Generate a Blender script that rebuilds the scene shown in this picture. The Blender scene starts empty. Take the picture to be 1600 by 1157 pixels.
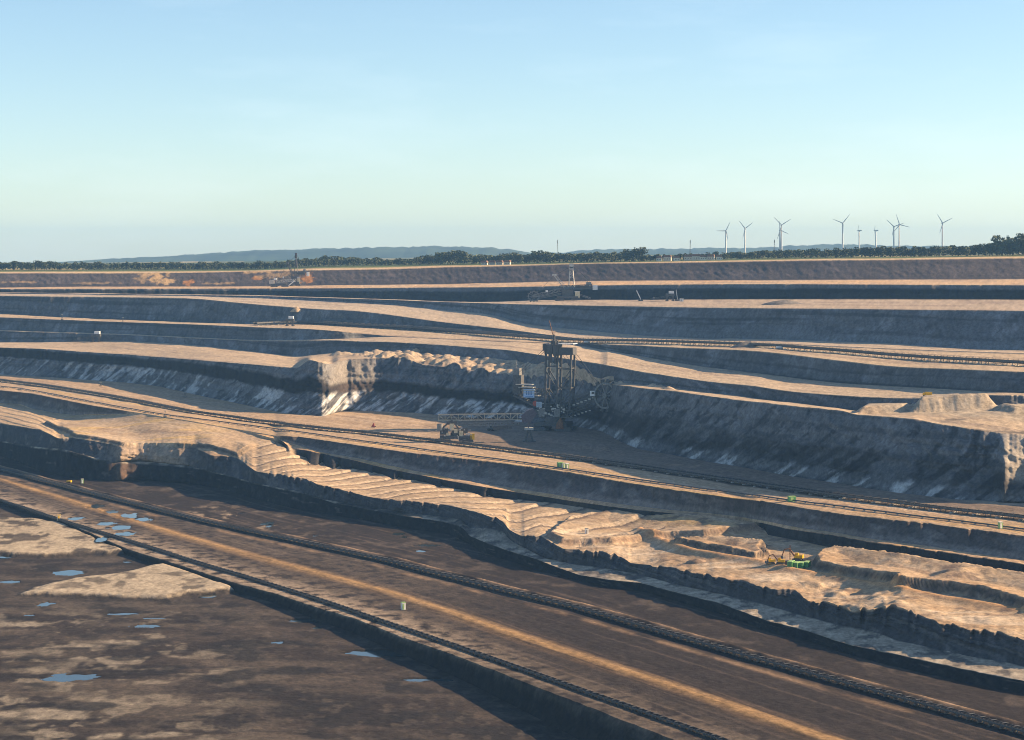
import bpy, math, random
import numpy as np
from mathutils import Vector, Matrix

random.seed(7)
scene = bpy.context.scene
COL = scene.collection

# ------------------------------------------------------------------ camera
F, CX, HY = 3400.0, 800.0, 393.0          # focal length, principal column and horizon row of the 1600x1157 photograph
cam_d = bpy.data.cameras.new('camera')
cam = bpy.data.objects.new('camera', cam_d)
COL.objects.link(cam)
cam_d.sensor_fit = 'HORIZONTAL'
cam_d.sensor_width = 36.0
cam_d.lens = 36.0 * F / 1600.0
cam_d.shift_y = -(578.5 - HY) / 1600.0    # level camera, view lowered by lens shift
cam_d.clip_start = 1.0
cam_d.clip_end = 120000.0
cam.location = (0, 0, 0)
cam.rotation_euler = (math.radians(90), 0, 0)
scene.camera = cam

# ------------------------------------------------------------------ light
SUN_EL, SUN_AZ = math.radians(23.0), math.radians(83.0)     # azimuth from +Y (view direction) towards +X (right)
world = bpy.data.worlds.new('World')
scene.world = world
world.use_nodes = True
wn = world.node_tree
bg = wn.nodes['Background']
sky = wn.nodes.new('ShaderNodeTexSky')
sky.sky_type = 'NISHITA'
sky.sun_disc = False
sky.sun_elevation = SUN_EL
sky.sun_rotation = SUN_AZ
sky.altitude = 100
sky.air_density = 0.8
sky.dust_density = 0.3
sky.ozone_density = 3.0
tint = wn.nodes.new('ShaderNodeMix'); tint.data_type = 'RGBA'; tint.blend_type = 'MULTIPLY'; tint.inputs['Factor'].default_value = 1
tint.inputs[7].default_value = (1.13, 1.09, 1.0, 1)
wn.links.new(sky.outputs[0], tint.inputs[6])
# very thin high cloud
wtc = wn.nodes.new('ShaderNodeTexCoord'); wmp = wn.nodes.new('ShaderNodeMapping'); wmp.inputs['Scale'].default_value = (5, 5, 26); wmp.inputs['Rotation'].default_value = (0, .35, .2)
wnz = wn.nodes.new('ShaderNodeTexNoise'); wnz.inputs['Scale'].default_value = 1.0; wnz.inputs['Detail'].default_value = 7; wnz.inputs['Roughness'].default_value = .6
wmr = wn.nodes.new('ShaderNodeMapRange'); wmr.inputs['From Min'].default_value = .48; wmr.inputs['From Max'].default_value = .85; wmr.inputs['To Min'].default_value = 0; wmr.inputs['To Max'].default_value = .22
wcl = wn.nodes.new('ShaderNodeMix'); wcl.data_type = 'RGBA'; wcl.inputs[7].default_value = (7.2, 7.9, 8.2, 1)
wn.links.new(wtc.outputs['Generated'], wmp.inputs['Vector']); wn.links.new(wmp.outputs[0], wnz.inputs['Vector']); wn.links.new(wnz.outputs['Fac'], wmr.inputs['Value'])
wn.links.new(wmr.outputs[0], wcl.inputs['Factor']); wn.links.new(tint.outputs[2], wcl.inputs[6]); wn.links.new(wcl.outputs[2], bg.inputs[0])
bg.inputs[1].default_value = 0.073
sun_d = bpy.data.lights.new('sun', 'SUN')
sun_d.energy = 5.0
sun_d.angle = math.radians(0.5)
sun_d.color = (1.0, 0.71, 0.42)
sun = bpy.data.objects.new('sun', sun_d)
COL.objects.link(sun)
sdir = Vector((math.sin(SUN_AZ) * math.cos(SUN_EL), math.cos(SUN_AZ) * math.cos(SUN_EL), math.sin(SUN_EL)))
sun.rotation_euler = sdir.to_track_quat('Z', 'Y').to_euler()
scene.view_settings.view_transform = 'Standard'
scene.view_settings.look = 'None'
scene.view_settings.gamma = 1.0
scene.view_settings.exposure = 1.28
scene.view_settings.use_curve_mapping = False
scene.cycles.use_denoising = True
scene.cycles.max_bounces = 4
scene.cycles.volume_bounces = 1
scene.cycles.filter_width = 1.0
scene.cycles.diffuse_bounces = 2

# ------------------------------------------------------------------ helpers: materials
def mat_simple(name, col, rough=0.7, metal=0.0, vary=0.25, scale=1.5, spec=0.3):
    m = bpy.data.materials.new(name); m.use_nodes = True
    nt = m.node_tree; b = nt.nodes['Principled BSDF']
    tc = nt.nodes.new('ShaderNodeTexCoord')
    n = nt.nodes.new('ShaderNodeTexNoise'); n.inputs['Scale'].default_value = scale; n.inputs['Detail'].default_value = 4
    nt.links.new(tc.outputs['Object'], n.inputs['Vector'])
    r = nt.nodes.new('ShaderNodeValToRGB')
    r.color_ramp.elements[0].position = 0.3; r.color_ramp.elements[1].position = 0.7
    r.color_ramp.elements[0].color = tuple(c * (1 - vary) for c in col) + (1,)
    r.color_ramp.elements[1].color = tuple(min(0.9, c * (1 + vary)) for c in col) + (1,)
    nt.links.new(n.outputs['Fac'], r.inputs['Fac'])
    nt.links.new(r.outputs['Color'], b.inputs['Base Color'])
    b.inputs['Roughness'].default_value = rough
    b.inputs['Metallic'].default_value = metal
    b.inputs['Specular IOR Level'].default_value = spec
    return m

# ------------------------------------------------------------------ helpers: numpy noise
def _hash(ix, iy, seed):
    h = (ix.astype(np.uint32) * np.uint32(374761393)) ^ (iy.astype(np.uint32) * np.uint32(668265263)) ^ np.uint32((seed * 1442695041) & 0xffffffff)
    h = (h ^ (h >> np.uint32(13))) * np.uint32(1274126177)
    h = (h ^ (h >> np.uint32(16))) * np.uint32(2246822519)
    h ^= h >> np.uint32(15)
    return h.astype(np.float32) / np.float32(4294967295.0)

def vnoise(x, y, seed=0):
    x = np.asarray(x, np.float64); y = np.asarray(y, np.float64)
    fx = np.floor(x); fy = np.floor(y)
    tx = (x - fx).astype(np.float32); ty = (y - fy).astype(np.float32)
    ix = fx.astype(np.int64); iy = fy.astype(np.int64)
    tx = tx * tx * (3 - 2 * tx); ty = ty * ty * (3 - 2 * ty)
    a = _hash(ix, iy, seed); b = _hash(ix + 1, iy, seed); c = _hash(ix, iy + 1, seed); d = _hash(ix + 1, iy + 1, seed)
    return (a + (b - a) * tx) * (1 - ty) + (c + (d - c) * tx) * ty          # 0..1

def fbm(x, y, oct=4, seed=0, gain=0.5):
    s = 0; amp = 1; tot = 0
    x = np.asarray(x, np.float64); y = np.asarray(y, np.float64)
    for i in range(oct):
        s = s + amp * (vnoise(x, y, seed + 17 * i) - 0.5); tot += amp
        x = x * 2.03 + 11.7; y = y * 2.03 + 5.3; amp *= gain
    return s / tot * 2                                                       # about -1..1

def sstep(a, b, x):
    t = np.clip((x - a) / (b - a), 0, 1)
    return t * t * (3 - 2 * t)

def poly_sd(px, py, poly):
    """signed distance to a polygon, positive inside"""
    P = np.asarray(poly, float); d = np.full(px.shape, 1e18); ins = np.zeros(px.shape, bool)
    n = len(P)
    for i in range(n):
        ax, ay = P[i]; bx, by = P[(i + 1) % n]
        ex, ey = bx - ax, by - ay
        t = np.clip(((px - ax) * ex + (py - ay) * ey) / (ex * ex + ey * ey + 1e-12), 0, 1)
        d = np.minimum(d, (px - ax - t * ex) ** 2 + (py - ay - t * ey) ** 2)
        c = ((ay > py) != (by > py)) & (px < (bx - ax) * (py - ay) / (by - ay + 1e-12) + ax)
        ins ^= c
    d = np.sqrt(d)
    return np.where(ins, d, -d)

def line_d(px, py, pts):
    """distance to an open polyline and signed side"""
    P = np.asarray(pts, float); d = np.full(px.shape, 1e18); sd = np.zeros(px.shape)
    for i in range(len(P) - 1):
        ax, ay = P[i]; bx, by = P[i + 1]; ex, ey = bx - ax, by - ay
        t = np.clip(((px - ax) * ex + (py - ay) * ey) / (ex * ex + ey * ey + 1e-12), 0, 1)
        dd = (px - ax - t * ex) ** 2 + (py - ay - t * ey) ** 2
        s = np.sign(ex * (py - ay) - ey * (px - ax))
        m = dd < d; d = np.where(m, dd, d); sd = np.where(m, s, sd)
    return np.sqrt(d), sd

# ------------------------------------------------------------------ the pit: break lines surveyed from the photograph
# each line runs from left to right across the pit; toe and crest of every bench, nearest first
def L(s):
    v = [float(a) for a in s.replace(',', ' ').split()]
    return list(zip(v[0::2], v[1::2]))
CRESTB = L("0,781 50,800 100,815 200,858 270,880 372,913 400,920 440,930 500,950 560,968 620,992 680,1013 740,1035 800,1058 1000,1135 1200,1213 1600,1370")
LINES = {}
LINES[1] = L("0,712 60,735 110,748 172,752 215,750 300,757 350,765 400,780 460,795 520,805 580,815 640,828 700,836 730,850 760,868 800,880 840,893 905,908 950,920 1000,925 1060,942 1120,960 1200,988 1260,1003 1330,1025 1400,1043 1480,1062 1600,1089")
LINES[2] = L("0,690 60,700 100,703 172,723 215,723 300,730 350,742 400,756 460,768 520,785 580,797 640,808 690,815 720,822 735,838 760,848 800,862 840,874 870,886 905,898 950,905 1000,910 1060,926 1120,940 1200,970 1260,985 1330,1008 1400,1022 1480,1040 1600,1065")
LINES[3] = L("0,689 60,699 100,702 172,722 215,720 240,722 300,729 350,741 400,755 460,767 520,783 580,793 600,796 640,803 690,808 720,812 735,826 760,825 785,830 800,846 850,872 900,882 950,888 1000,897 1050,912 1100,923 1150,934 1200,947 1260,964 1310,976 1370,988 1400,1000 1500,1022 1600,1041")
LINES[4] = L("0,662 60,671 92,686 112,684 150,690 186,697 190,698 250,698 305,700 330,712 365,714 372,716 400,737 440,742 480,750 500,758 540,766 575,776 600,780 640,783 680,788 700,790 740,800 765,806 785,812 795,828 815,838 842,836 880,858 920,861 965,866 985,880 1050,888 1100,897 1140,905 1200,918 1240,922 1262,940 1300,943 1335,957 1370,953 1390,946 1440,962 1465,972 1490,978 1560,988 1600,1000")
TIPS = L("505,719 532,725 562,724 592,731 627,741 655,742 697,753 725,757 768,769 818,773 860,777 914,784 965,794 1020,806")
l5 = L("0,632 30,632 50,640 100,650 150,649 225,647 300,660 380,674 440,690 453,708 480,716")
px0 = 480
for i, (tx, ty) in enumerate(TIPS):
    nxt = ty
    l5 += [(px0 + 2, l5[-1][1] + 8), (tx - 11, ty + 8.5), (tx - 4, ty + 5.0), (tx - 0.5, ty + 0.5)]
    px0 = tx
l5 += L("1024,811 1070,808 1108,808 1150,813 1190,818 1200,836 1250,845 1300,856 1350,865 1400,874 1440,881 1500,891 1550,899 1600,907")
LINES[5] = l5
LINES[6] = L("0,631.5 30,631.5 50,639.5 100,649.5 150,648.5 225,646.8 300,659.5 380,673.5 440,688 455,701 480,704 520,712 560,721 600,731 650,741 700,751 750,760 800,768 850,776 900,784 950,791 1000,797 1050,802 1100,806 1150,812 1190,817 1200,819 1230,826 1300,836 1350,845 1400,852 1450,859 1500,867 1550,874 1600,882")
LINES[7] = L("0,630 30,631 50,639 100,649 150,648 225,646.6 300,659 380,673 430,682.5 445,689 500,706 560,716 600,725 650,736 700,746 750,755 800,762 850,770 900,778 950,785 1000,791 1050,797 1100,801 1150,806 1200,815 1250,825 1300,831 1350,840 1400,847 1450,853 1500,861 1550,868 1600,876")
LINES[8] = L("0,610 50,615 100,625 150,635 200,643 225,646.4 300,658.5 380,672.5 430,681 470,683 520,690 560,696 600,702 650,709 700,714 760,721 800,726 850,732 900,740 950,749 1000,757 1050,765 1100,772 1150,779 1200,784 1250,793 1300,801 1350,807 1400,813 1450,818 1500,825 1550,831 1600,838")
LINES[9] = L("0,585 100,591 200,598 250,604 290,613 330,622 380,632 440,645 504,651 520,646 540,642 600,643 650,645 700,650 760,654 800,658 860,663 900,666 940,673 970,690 1000,702 1060,712 1100,720 1150,728 1200,738 1250,747 1300,754 1350,762 1400,769 1450,775 1500,780 1550,783 1600,786")
LINES[10] = L("0,543 60,545 130,550 200,554 250,558 300,562 350,566 400,570 440,574 465,575 483,562 500,566 518,569 528,563 560,561 600,560 640,562 660,570 700,574 740,580 770,584 800,588 850,598 900,603 940,602 955,600 1000,606 1050,611 1100,618 1150,625 1200,630 1250,636 1310,641 1340,648 1430,655 1450,660 1500,668 1550,675 1600,680")
LINES[11] = L("0,535 60,535 150,533.5 200,533.5 250,535.5 300,539 350,544 400,550 440,555 465,558 480,556 520,551 560,551 620,551 650,552 700,555 750,560 800,564 850,571 900,582 940,592 960,597 1000,601 1050,606 1100,613 1150,618 1200,626 1250,630 1310,638 1340,643 1380,641 1440,637 1500,634 1560,632 1600,640")
LINES[12] = L("0,517 200,523.5 400,533 530,532 560,534 600,534 700,540 800,548 850,556 900,563 950,571 1000,581 1060,590 1100,596 1140,600 1180,603 1200,606 1230,611 1300,617 1350,620 1400,622 1440,622 1500,620 1560,617 1600,618")
LINES[13] = L("0,516 200,522.5 400,532 530,530.3 605,526 700,530.5 800,534.5 890,537.5 900,538.5 950,548 1000,556 1050,565 1100,573 1150,579 1200,585 1300,598 1400,604 1500,609 1540,612 1600,614")
LINES[14] = L("0,496 100,500 200,504 300,507 400,511.5 500,515 550,520 605,525.5 700,530 800,534 890,537 950,539 1000,540 1050,543 1100,545 1150,547 1200,550 1250,556 1300,562 1350,568 1400,573 1450,575 1500,577 1600,581")
LINES[15] = L("0,491 100,496 200,500 300,504 400,507 480,507 600,513 700,519 800,524 900,530 920,531 1000,532 1100,535 1200,537 1400,546 1600,553")
LINES[16] = L("0,462.5 100,463.7 200,464.7 300,466 400,476 500,484 550,485 600,491 700,505 800,516 900,529 920,530.5 1000,531.5 1100,534.5 1200,536.5 1400,545.5 1600,552.5")
LINES[17] = L("0,459 100,460.3 300,463 400,466 500,471 600,476 650,479 700,485 780,491 800,503 850,510 900,515 1000,524 1100,529 1200,530 1300,534 1400,537 1500,545 1600,548")
LINES[18] = L("0,457.5 400,462.5 600,468.5 700,472.5 780,474.5 810,476 830,476 900,477.5 1000,479 1100,481 1200,482 1300,482.5 1400,484 1500,485 1600,486")
LINES[19] = L("0,457 400,461.5 600,467.5 700,471.5 780,472 810,470 850,468.5 900,468 1000,468 1200,467 1400,467 1600,468")
LINES[20] = L("0,452 100,451.7 200,451.5 300,451.3 400,451 500,450.6 600,450 700,449.5 780,449 930,446.5 1000,445 1200,444 1400,445 1600,446")
LINES[21] = L("0,450 100,448 200,448 300,448 400,447.5 500,446 700,444 800,441.5 900,439 1000,438.5 1200,437.5 1600,436")
LINES[22] = L("0,427 200,427 300,426 400,424 500,422 600,421 660,419 700,417 800,416 900,412 1000,411 1100,410 1200,408 1300,406.5 1400,406 1600,403")
LINES[23] = L("0,423 400,422 500,417 700,414 900,411 1000,409 1200,404.5 1400,402 1600,399")

XS = np.concatenate([np.arange(-760, -40, 9.0), np.arange(-40, 1641, 1.6), np.arange(1650, 2700, 9.0)])
NX = len(XS)
def gsm(a, sig):
    if sig <= 0: return a
    # smooth on an even column grid, then back
    xe = np.arange(-760, 2701, 2.0); ae = np.interp(xe, XS, a)
    k = np.arange(-int(3 * sig / 2) - 1, int(3 * sig / 2) + 2); w = np.exp(-0.5 * (k * 2 / sig) ** 2); w /= w.sum()
    p = len(k) // 2
    ae = np.convolve(np.pad(ae, p, mode='edge'), w, 'valid')
    return np.interp(XS, xe, ae)
def row(pts, sig=2.5):
    x = np.array([p[0] for p in pts]); y = np.array([p[1] for p in pts])
    x = np.concatenate([[-760], x, [2700]])
    y = np.concatenate([[HY + (y[0] - HY) * 0.80], y, [HY + (y[-1] - HY) * 1.22]])
    return gsm(np.interp(XS, x, y), sig)

# heights of the lower benches and distances of the far toes along the bench, slopes between them
def kn(txt):
    p = L(txt); return np.interp(XS, [a for a, _ in p], [b_ for _, b_ in p])
TANS = {2: 1.0, 3: .06, 6: .9, 7: .02, 10: .85, 12: .75, 13: .01, 14: .8, 16: .85, 18: .85, 20: .85, 22: .30}
TANS = {k: np.full(NX, v) for k, v in TANS.items()}
TANS[4] = gsm(np.interp(XS, [700, 860, 1250, 1330], [.85, .75, .75, .75]), 30)
TANS[2] = gsm(np.interp(XS, [600, 800], [1.0, .8]), 30)
ZK = {5: gsm(kn("0,-148.4 100,-149.6 150,-144 228,-137.6 300,-139.7 430,-147.5 470,-155.5 500,-158.3 640,-161 800,-164 1000,-162.3 1110,-157.8 1200,-158.8 1400,-156.8 1600,-157.1"), 12),
      7: gsm(kn("0,-147.5 100,-148.9 150,-143.2 228,-137 300,-139 430,-145.5 500,-151.9 640,-155.9 800,-159.4 1000,-158.2 1110,-156.2 1200,-153.6 1400,-150.3 1600,-150.2"), 12),
      8: gsm(kn("-700,-134 0,-136 225,-136.6 430,-143.2 640,-145.2 1000,-146.4 1200,-143.6 1400,-140.6 1600,-140.2"), 60)}
DK = {11: "-700,3000 0,2620 200,2530 400,2320 640,2160 800,1990 1000,1690 1200,1545 1400,1410 1600,1400 2600,1100",
      15: "-700,3150 0,2790 200,2730 400,2560 640,2430 800,2270 900,2165 1000,2060 1200,1905 1400,1780 1600,1720 2600,1400",
      17: "-700,3250 0,2970 400,2850 640,2680 800,2440 900,2320 1000,2190 1200,2010 1400,1875 1600,1795 2600,1500",
      19: "-700,3250 0,3010 400,2960 640,2850 800,2670 1000,2520 1200,2400 1400,2290 1600,2230 2600,1950",
      21: "-700,3400 0,3220 400,3160 640,3090 800,3010 1000,2910 1200,2800 1400,2700 1600,2650 2600,2350"}
ZK[7] = ZK[7] + .55 * gsm(np.interp(XS, [440, 520], [0, 1]), 10)
ZK[6] = ZK[7] - .25
ZFLOOR = -175.0
YL, ZL, A = {}, {}, {}
x1 = np.array([p[0] for p in LINES[1]]); y1 = np.array([p[1] for p in LINES[1]])
y1 = y1 - np.interp(x1, [560, 760], [0, .10]) * (y1 - np.interp(x1, [p[0] for p in LINES[2]], [p[1] for p in LINES[2]]))
y1 = row(list(zip(x1, y1))); A[1] = (y1 - HY) / F
ZL[1] = np.full(NX, ZFLOOR); YL[1] = -ZL[1] / A[1]
for k in range(2, 23):
    y = row(LINES[k], 30 if k in (5, 20, 21, 22) else 22 if k > 12 else 12 if k in (11, 12) else 2.5); A[k] = np.maximum((y - HY) / F, 1e-5)
    A[k] = np.minimum(A[k], A[k - 1] - 1e-6)
    if k in ZK: D = -ZK[k] / A[k]
    elif k == 9: D = -(ZK[8] + .7) / A[k]
    elif k in DK: D = gsm(kn(DK[k]), 90)
    else:
        t = TANS[k]
        D = (t * YL[k - 1] - ZL[k - 1]) / (t + A[k])
        if k in (4, 6, 7): D = -gsm(ZL[k - 1] + t * (D - YL[k - 1]), 20) / A[k]
        else: D = YL[k - 1] + gsm(D - YL[k - 1], 6 if k < 4 else 40 if k not in (13,) else 0)
    D = np.maximum(D, YL[k - 1] + 0.6)
    YL[k], ZL[k] = D, -A[k] * D
YL5S = YL[5].copy()
a5 = np.minimum((row(LINES[5], 0.8) - HY) / F, A[4] - 1e-6)      # the jagged toe behind the scalloped cuts
JAG5 = np.clip(-ZL[5] / a5, YL[4] + .6, YL[6] - .6) - YL[5]
y = row(LINES[23]); A[23] = np.maximum((y - HY) / F, 1e-4); YL[23] = YL[22] + 260.0; ZL[23] = -A[23] * YL[23]
YPL = gsm(np.interp(XS, [-760, 0, 400, 800, 1000, 1600, 2700], [416, 411.5, 407, 399.5, 397, 393.4, 389]), 80)     # the plain falls away to the left
YL[24] = np.full(NX, 6500.0); ZL[24] = -(YPL + 3 - HY) / F * YL[24]
YL[25] = np.full(NX, 10500.0); ZL[25] = -(YPL + 1 - HY) / F * YL[25]
YL[26] = np.full(NX, 14900.0); ZL[26] = -(YPL - HY) / F * YL[26]
# the lower, older part of the floor in front of the haul road embankment
ab = (row(CRESTB) - HY) / F
YB = -ZFLOOR / ab
zlow = np.interp(XS, [-200, 0, 400, 700, 900, 1600], [-177.0, -177.3, -179.0, -182.5, -186.0, -192.0])
YL[0] = YB; ZL[0] = np.full(NX, ZFLOOR)
YL[-1] = YB - (ZFLOOR - zlow) / 0.8; ZL[-1] = zlow
YL[-1] = np.maximum(YL[-1], 520.0)
YL[-2] = np.minimum(660.0, YL[-1] - 45); ZL[-2] = zlow - 3
YL[0] = np.maximum(YL[0], YL[-1] + 0.5)
KEYS = list(range(-2, 27))

# ragged crests and toes: the line wanders in plan, metres
WIG = {-1: (4, 1.2), 0: (2.5, .8), 1: (3, 1.2), 2: (3.5, 1.2), 3: (4, 2.0), 4: (4.5, 2.4), 6: (1.5, .8), 8: (1.5, .8), 9: (6, 2), 10: (5, 3),
       11: (6, 2), 12: (8, 3), 13: (6, 1.5), 14: (5, 2), 16: (8, 3), 17: (10, 3), 18: (6, 3), 19: (8, 3), 20: (10, 4), 21: (4, 1), 22: (4, 1.2)}
TOOTH = {1: 1, 2: 1, 3: 1, 4: 9.0, 6: 4, 8: 3.5, 10: 2.2, 12: 2.5, 0: 1}
for k, (big, small) in WIG.items():
    xm = (XS - CX) / F * YL[k]
    w = big * fbm(xm / 45.0, np.full(NX, k * 9.7), 3, 40 + k) + small * fbm(xm / 7.0, np.full(NX, k * 3.1), 3, 80 + k) + TOOTH.get(k, 0) * (np.interp(XS, [330, 430], [.2, 1]) if k == 4 else 1) * fbm(xm / 2.4, np.full(NX, k * 5.3), 2, 60 + k)
    lo = YL.get(k - 1); hi = YL.get(k + 1)
    lim = 0.42 * np.minimum(YL[k] - lo if lo is not None else 1e9, hi - YL[k] if hi is not None else 1e9)
    WIG[k] = np.clip(w, -lim, lim)
WIG[5] = JAG5
YW = {k: YL[k] + (WIG[k] if k in WIG else 0) for k in KEYS}

# ------------------------------------------------------------------ grid through the break lines
ROWS = {-2: 370, -1: 8, 0: 120, 1: 14, 2: 10, 3: 22, 4: 80, 5: 14, 6: 6, 7: 22, 8: 64, 9: 62, 10: 34, 11: 14, 12: 20, 13: 18, 14: 14, 15: 18, 16: 14,
        17: 28, 18: 8, 19: 14, 20: 6, 21: 18, 22: 6, 23: 5, 24: 3, 25: 2}
SLOPES = [-1, 1, 2, 3, 5, 7, 9, 11, 13, 15, 17, 19, 21]
SEG = {}
gy, gz, gs, gb, gu = [], [], [], [], []
r = 0
for k in KEYS[:-1]:
    n = ROWS[k]; SEG[k] = (r, r + n)
    s = (np.arange(n) / n)[:, None]
    D0, D1 = YL[k][None], YL[k + 1][None]; z0, z1 = ZL[k][None], ZL[k + 1][None]
    D = 1.0 / ((1 - s) / D0 + s / D1)
    t = np.clip(np.where(D1 - D0 > 0.7, (D - D0) / np.maximum(D1 - D0, 1e-6), s), 0, 1)
    D = D0 + t * (D1 - D0); z = z0 + t * (z1 - z0)
    # the wandering of each line dies out across wide benches and runs through on slopes
    wd = np.maximum(D1 - D0, .5); ln = wd if k in SLOPES else np.minimum(wd * .5, 60.0 if k == 4 else 14.0)
    w0 = WIG[k][None] if k in WIG else 0; w1 = WIG[k + 1][None] if (k + 1) in WIG else 0
    D = D + w0 * np.clip(1 - (D - D0) / ln, 0, 1) + w1 * np.clip(1 - (D1 - D) / ln, 0, 1)
    gy.append(D); gz.append(z); gs.append(t); gb.append(np.full((n, NX), k))
    r += n
gy.append(YL[26][None]); gz.append(ZL[26][None]); gs.append(np.zeros((1, NX))); gb.append(np.full((1, NX), 26))
GY = np.concatenate(gy); GZ = np.concatenate(gz); GS = np.concatenate(gs)
NR = GY.shape[0]
GPX = np.repeat(XS[None], NR, 0)
GX = (GPX - CX) / F * GY
GPY = HY - GZ / GY * F                      # picture row of the undisturbed ground, used to survey features
# along-bench coordinate
GU = np.zeros_like(GY)
for k in KEYS[:-1]:
    a, b = SEG[k]
    for rr in range(a, b):
        dx = np.diff(GX[rr]); dy = np.diff(GY[rr]); GU[rr] = np.concatenate([[0], np.cumsum(np.hypot(dx, 0.35 * dy))])
GU[-1] = GU[-2]

def band(k): return slice(SEG[k][0], SEG[k][1])

def prof(px, py):
    """world point of the undisturbed ground seen at a picture position"""
    a = (py - HY) / F
    for k in KEYS[:-1]:
        D0 = np.interp(px, XS, YL[k]); D1 = np.interp(px, XS, YL[k + 1]); z0 = np.interp(px, XS, ZL[k]); z1 = np.interp(px, XS, ZL[k + 1])
        if -z0 / D0 >= a >= -z1 / D1:
            den = (z1 - z0) + a * (D1 - D0)
            t = (-z0 - a * D0) / den if abs(den) > 1e-9 else 0
            t = min(1, max(0, t))
            D = D0 + t * (D1 - D0)
            return ((px - CX) / F * D, D, z0 + t * (z1 - z0))
    D = 3600.0
    return ((px - CX) / F * D, D, -a * D)
def plan(pts): return [prof(x, y)[:2] for x, y in pts]

# ------------------------------------------------------------------ relief and ground colours
C = np.zeros((NR, NX, 3), np.float32)
SLP = np.zeros((NR, NX), np.float32)
def mixc(sl, col, m):
    m = np.clip(m, 0, 1)[..., None].astype(np.float32)
    C[sl] = C[sl] * (1 - m) + np.asarray(col, np.float32) * m
TAN = (.37, .268, .172); PALE = (.45, .355, .25); SAND = (.40, .295, .19); OCHRE = (.48, .29, .10); YELLOW = (.50, .34, .13)
BROWN = (.14, .12, .11); GREY = (.15, .155, .165); COAL = (.016, .016, .018); DARK = (.04, .036, .033); FLOORB = (.032, .0255, .023); WHITE = (.52, .53, .53)
RUST = (.42, .19, .06)

dY = np.zeros_like(GY); dZ = np.zeros_like(GY)
XW = (GPX - CX) / F * GY

# slopes: ribs, slumps and gullies
for k in SLOPES:
    b = band(k); t = GS[b]; u = GU[b]
    W = np.maximum(YL[k + 1] - YL[k], 0.5)[None]; H = np.maximum(ZL[k + 1] - ZL[k], 0.05)[None]
    env = np.sqrt(np.clip(4 * t * (1 - t), 0, 1))
    lean = {9: 0.9, 1: 0.15}.get(k, 0.4)
    g = np.abs(fbm(u / 11.0 - lean * t * H / 11.0, t * H / 22.0 + k, 3, 300 + k))
    g2 = fbm(u / 28.0 - lean * t * H / 28.0, t * H / 18.0, 3, 330 + k)
    g3 = fbm(u / 3.2, t * H / 5.0, 2, 350 + k)
    amp = np.minimum(0.30 * W, 7.0)
    amp = amp * {21: .06, 19: .35, 17: .45, 15: .5, 13: .55, 11: .6, 7: .30, 5: .5}.get(k, 1.0)
    dY[b] += env * amp * (-0.6 * g + 0.55 * g2 + 0.28 * g3 + 0.15 + 0.42 * fbm(u / 70.0, t * H / 2.6 + 7 * k, 3, 390 + k))
    dZ[b] += env * np.minimum(0.09 * H, .9) * fbm(u / 4.5, t * H / 3.0, 3, 370 + k)
    SLP[b] = np.clip(H / 3.0, 0, 1)

# buttresses where the cut face jogs and turns towards the sun
for k, x0, lf, rt, dep in ((9, 516, 6, 72, 20), (9, 1570, 9, 40, 16), (1, 188, 5, 150, 10), (3, 188, 5, 150, 10), (3, 622, 5, 18, 4), (3, 842, 14, 30, 6)):
    b = band(k); x = GPX[b]
    d = np.where(x < x0, np.exp(-((x - x0) / lf) ** 2), np.clip(1 - (x - x0) / rt, 0, 1))
    dY[b] -= dep * d * (1 + 0.3 * fbm(GU[b] / 5.0, GS[b] * 5, 2, 77)) * np.sqrt(np.clip(4 * GS[b] * (1 - GS[b]), 0, 1))

# flats: ruts and gentle unevenness
for k in KEYS[:-1]:
    if k in SLOPES or k >= 22: continue
    b = band(k); x, y = XW[b], GY[b]; t = GS[b]
    e = np.clip(t * 12, 0, 1) * np.clip((1 - t) * 12, 0, 1)
    far = np.clip(GY[b] / 1200.0, .5, 2.5)
    dZ[b] += e * (0.30 * far * fbm(x / 26.0, y / 26.0, 3, 500 + k) + 0.10 * fbm(GU[b] / 24.0, t * (YL[k + 1] - YL[k])[None] / 3.5, 3, 520 + k))
    dZ[b] += e * 0.10 * fbm(x / 4.0, y / 4.0, 2, 540 + k)

# the scalloped cuts on the middle bench: arc-shaped terraces left by the wheel
b = band(4); x = GPX[b]; t = np.clip((GY[b] - YL[4][None]) / np.maximum(YL5S - YL[4], 1)[None], 0, 1)
tipx = np.array([380, 405, 430, 455, 480] + [p[0] for p in TIPS] + [1075, 1130], float)
S = np.interp(x, [430, 850, 1000], [98, 180, 200])
ph = np.interp(x + S * (.70 * (1 - t) + .30 * (1 - t) ** 2), tipx, np.arange(len(tipx))) + 0.06 * fbm(GU[b] / 30, t * 4, 2, 611)
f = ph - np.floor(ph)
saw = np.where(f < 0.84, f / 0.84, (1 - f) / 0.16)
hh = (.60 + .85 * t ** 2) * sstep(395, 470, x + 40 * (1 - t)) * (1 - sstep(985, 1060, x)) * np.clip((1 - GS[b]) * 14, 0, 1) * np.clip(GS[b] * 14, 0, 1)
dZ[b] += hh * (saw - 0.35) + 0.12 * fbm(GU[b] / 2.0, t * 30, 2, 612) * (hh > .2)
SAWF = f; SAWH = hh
phl = t * 5.2 + x / 55.0 + 0.25 * fbm(GU[b] / 25, t * 3, 2, 613); fl = phl - np.floor(phl)
dZ[b] += 0.55 * (1 - sstep(70, 105, x)) * np.where(fl < .15, fl / .15, (1 - fl) / .85) * np.clip((1 - t) * 8, 0, 1)

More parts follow.
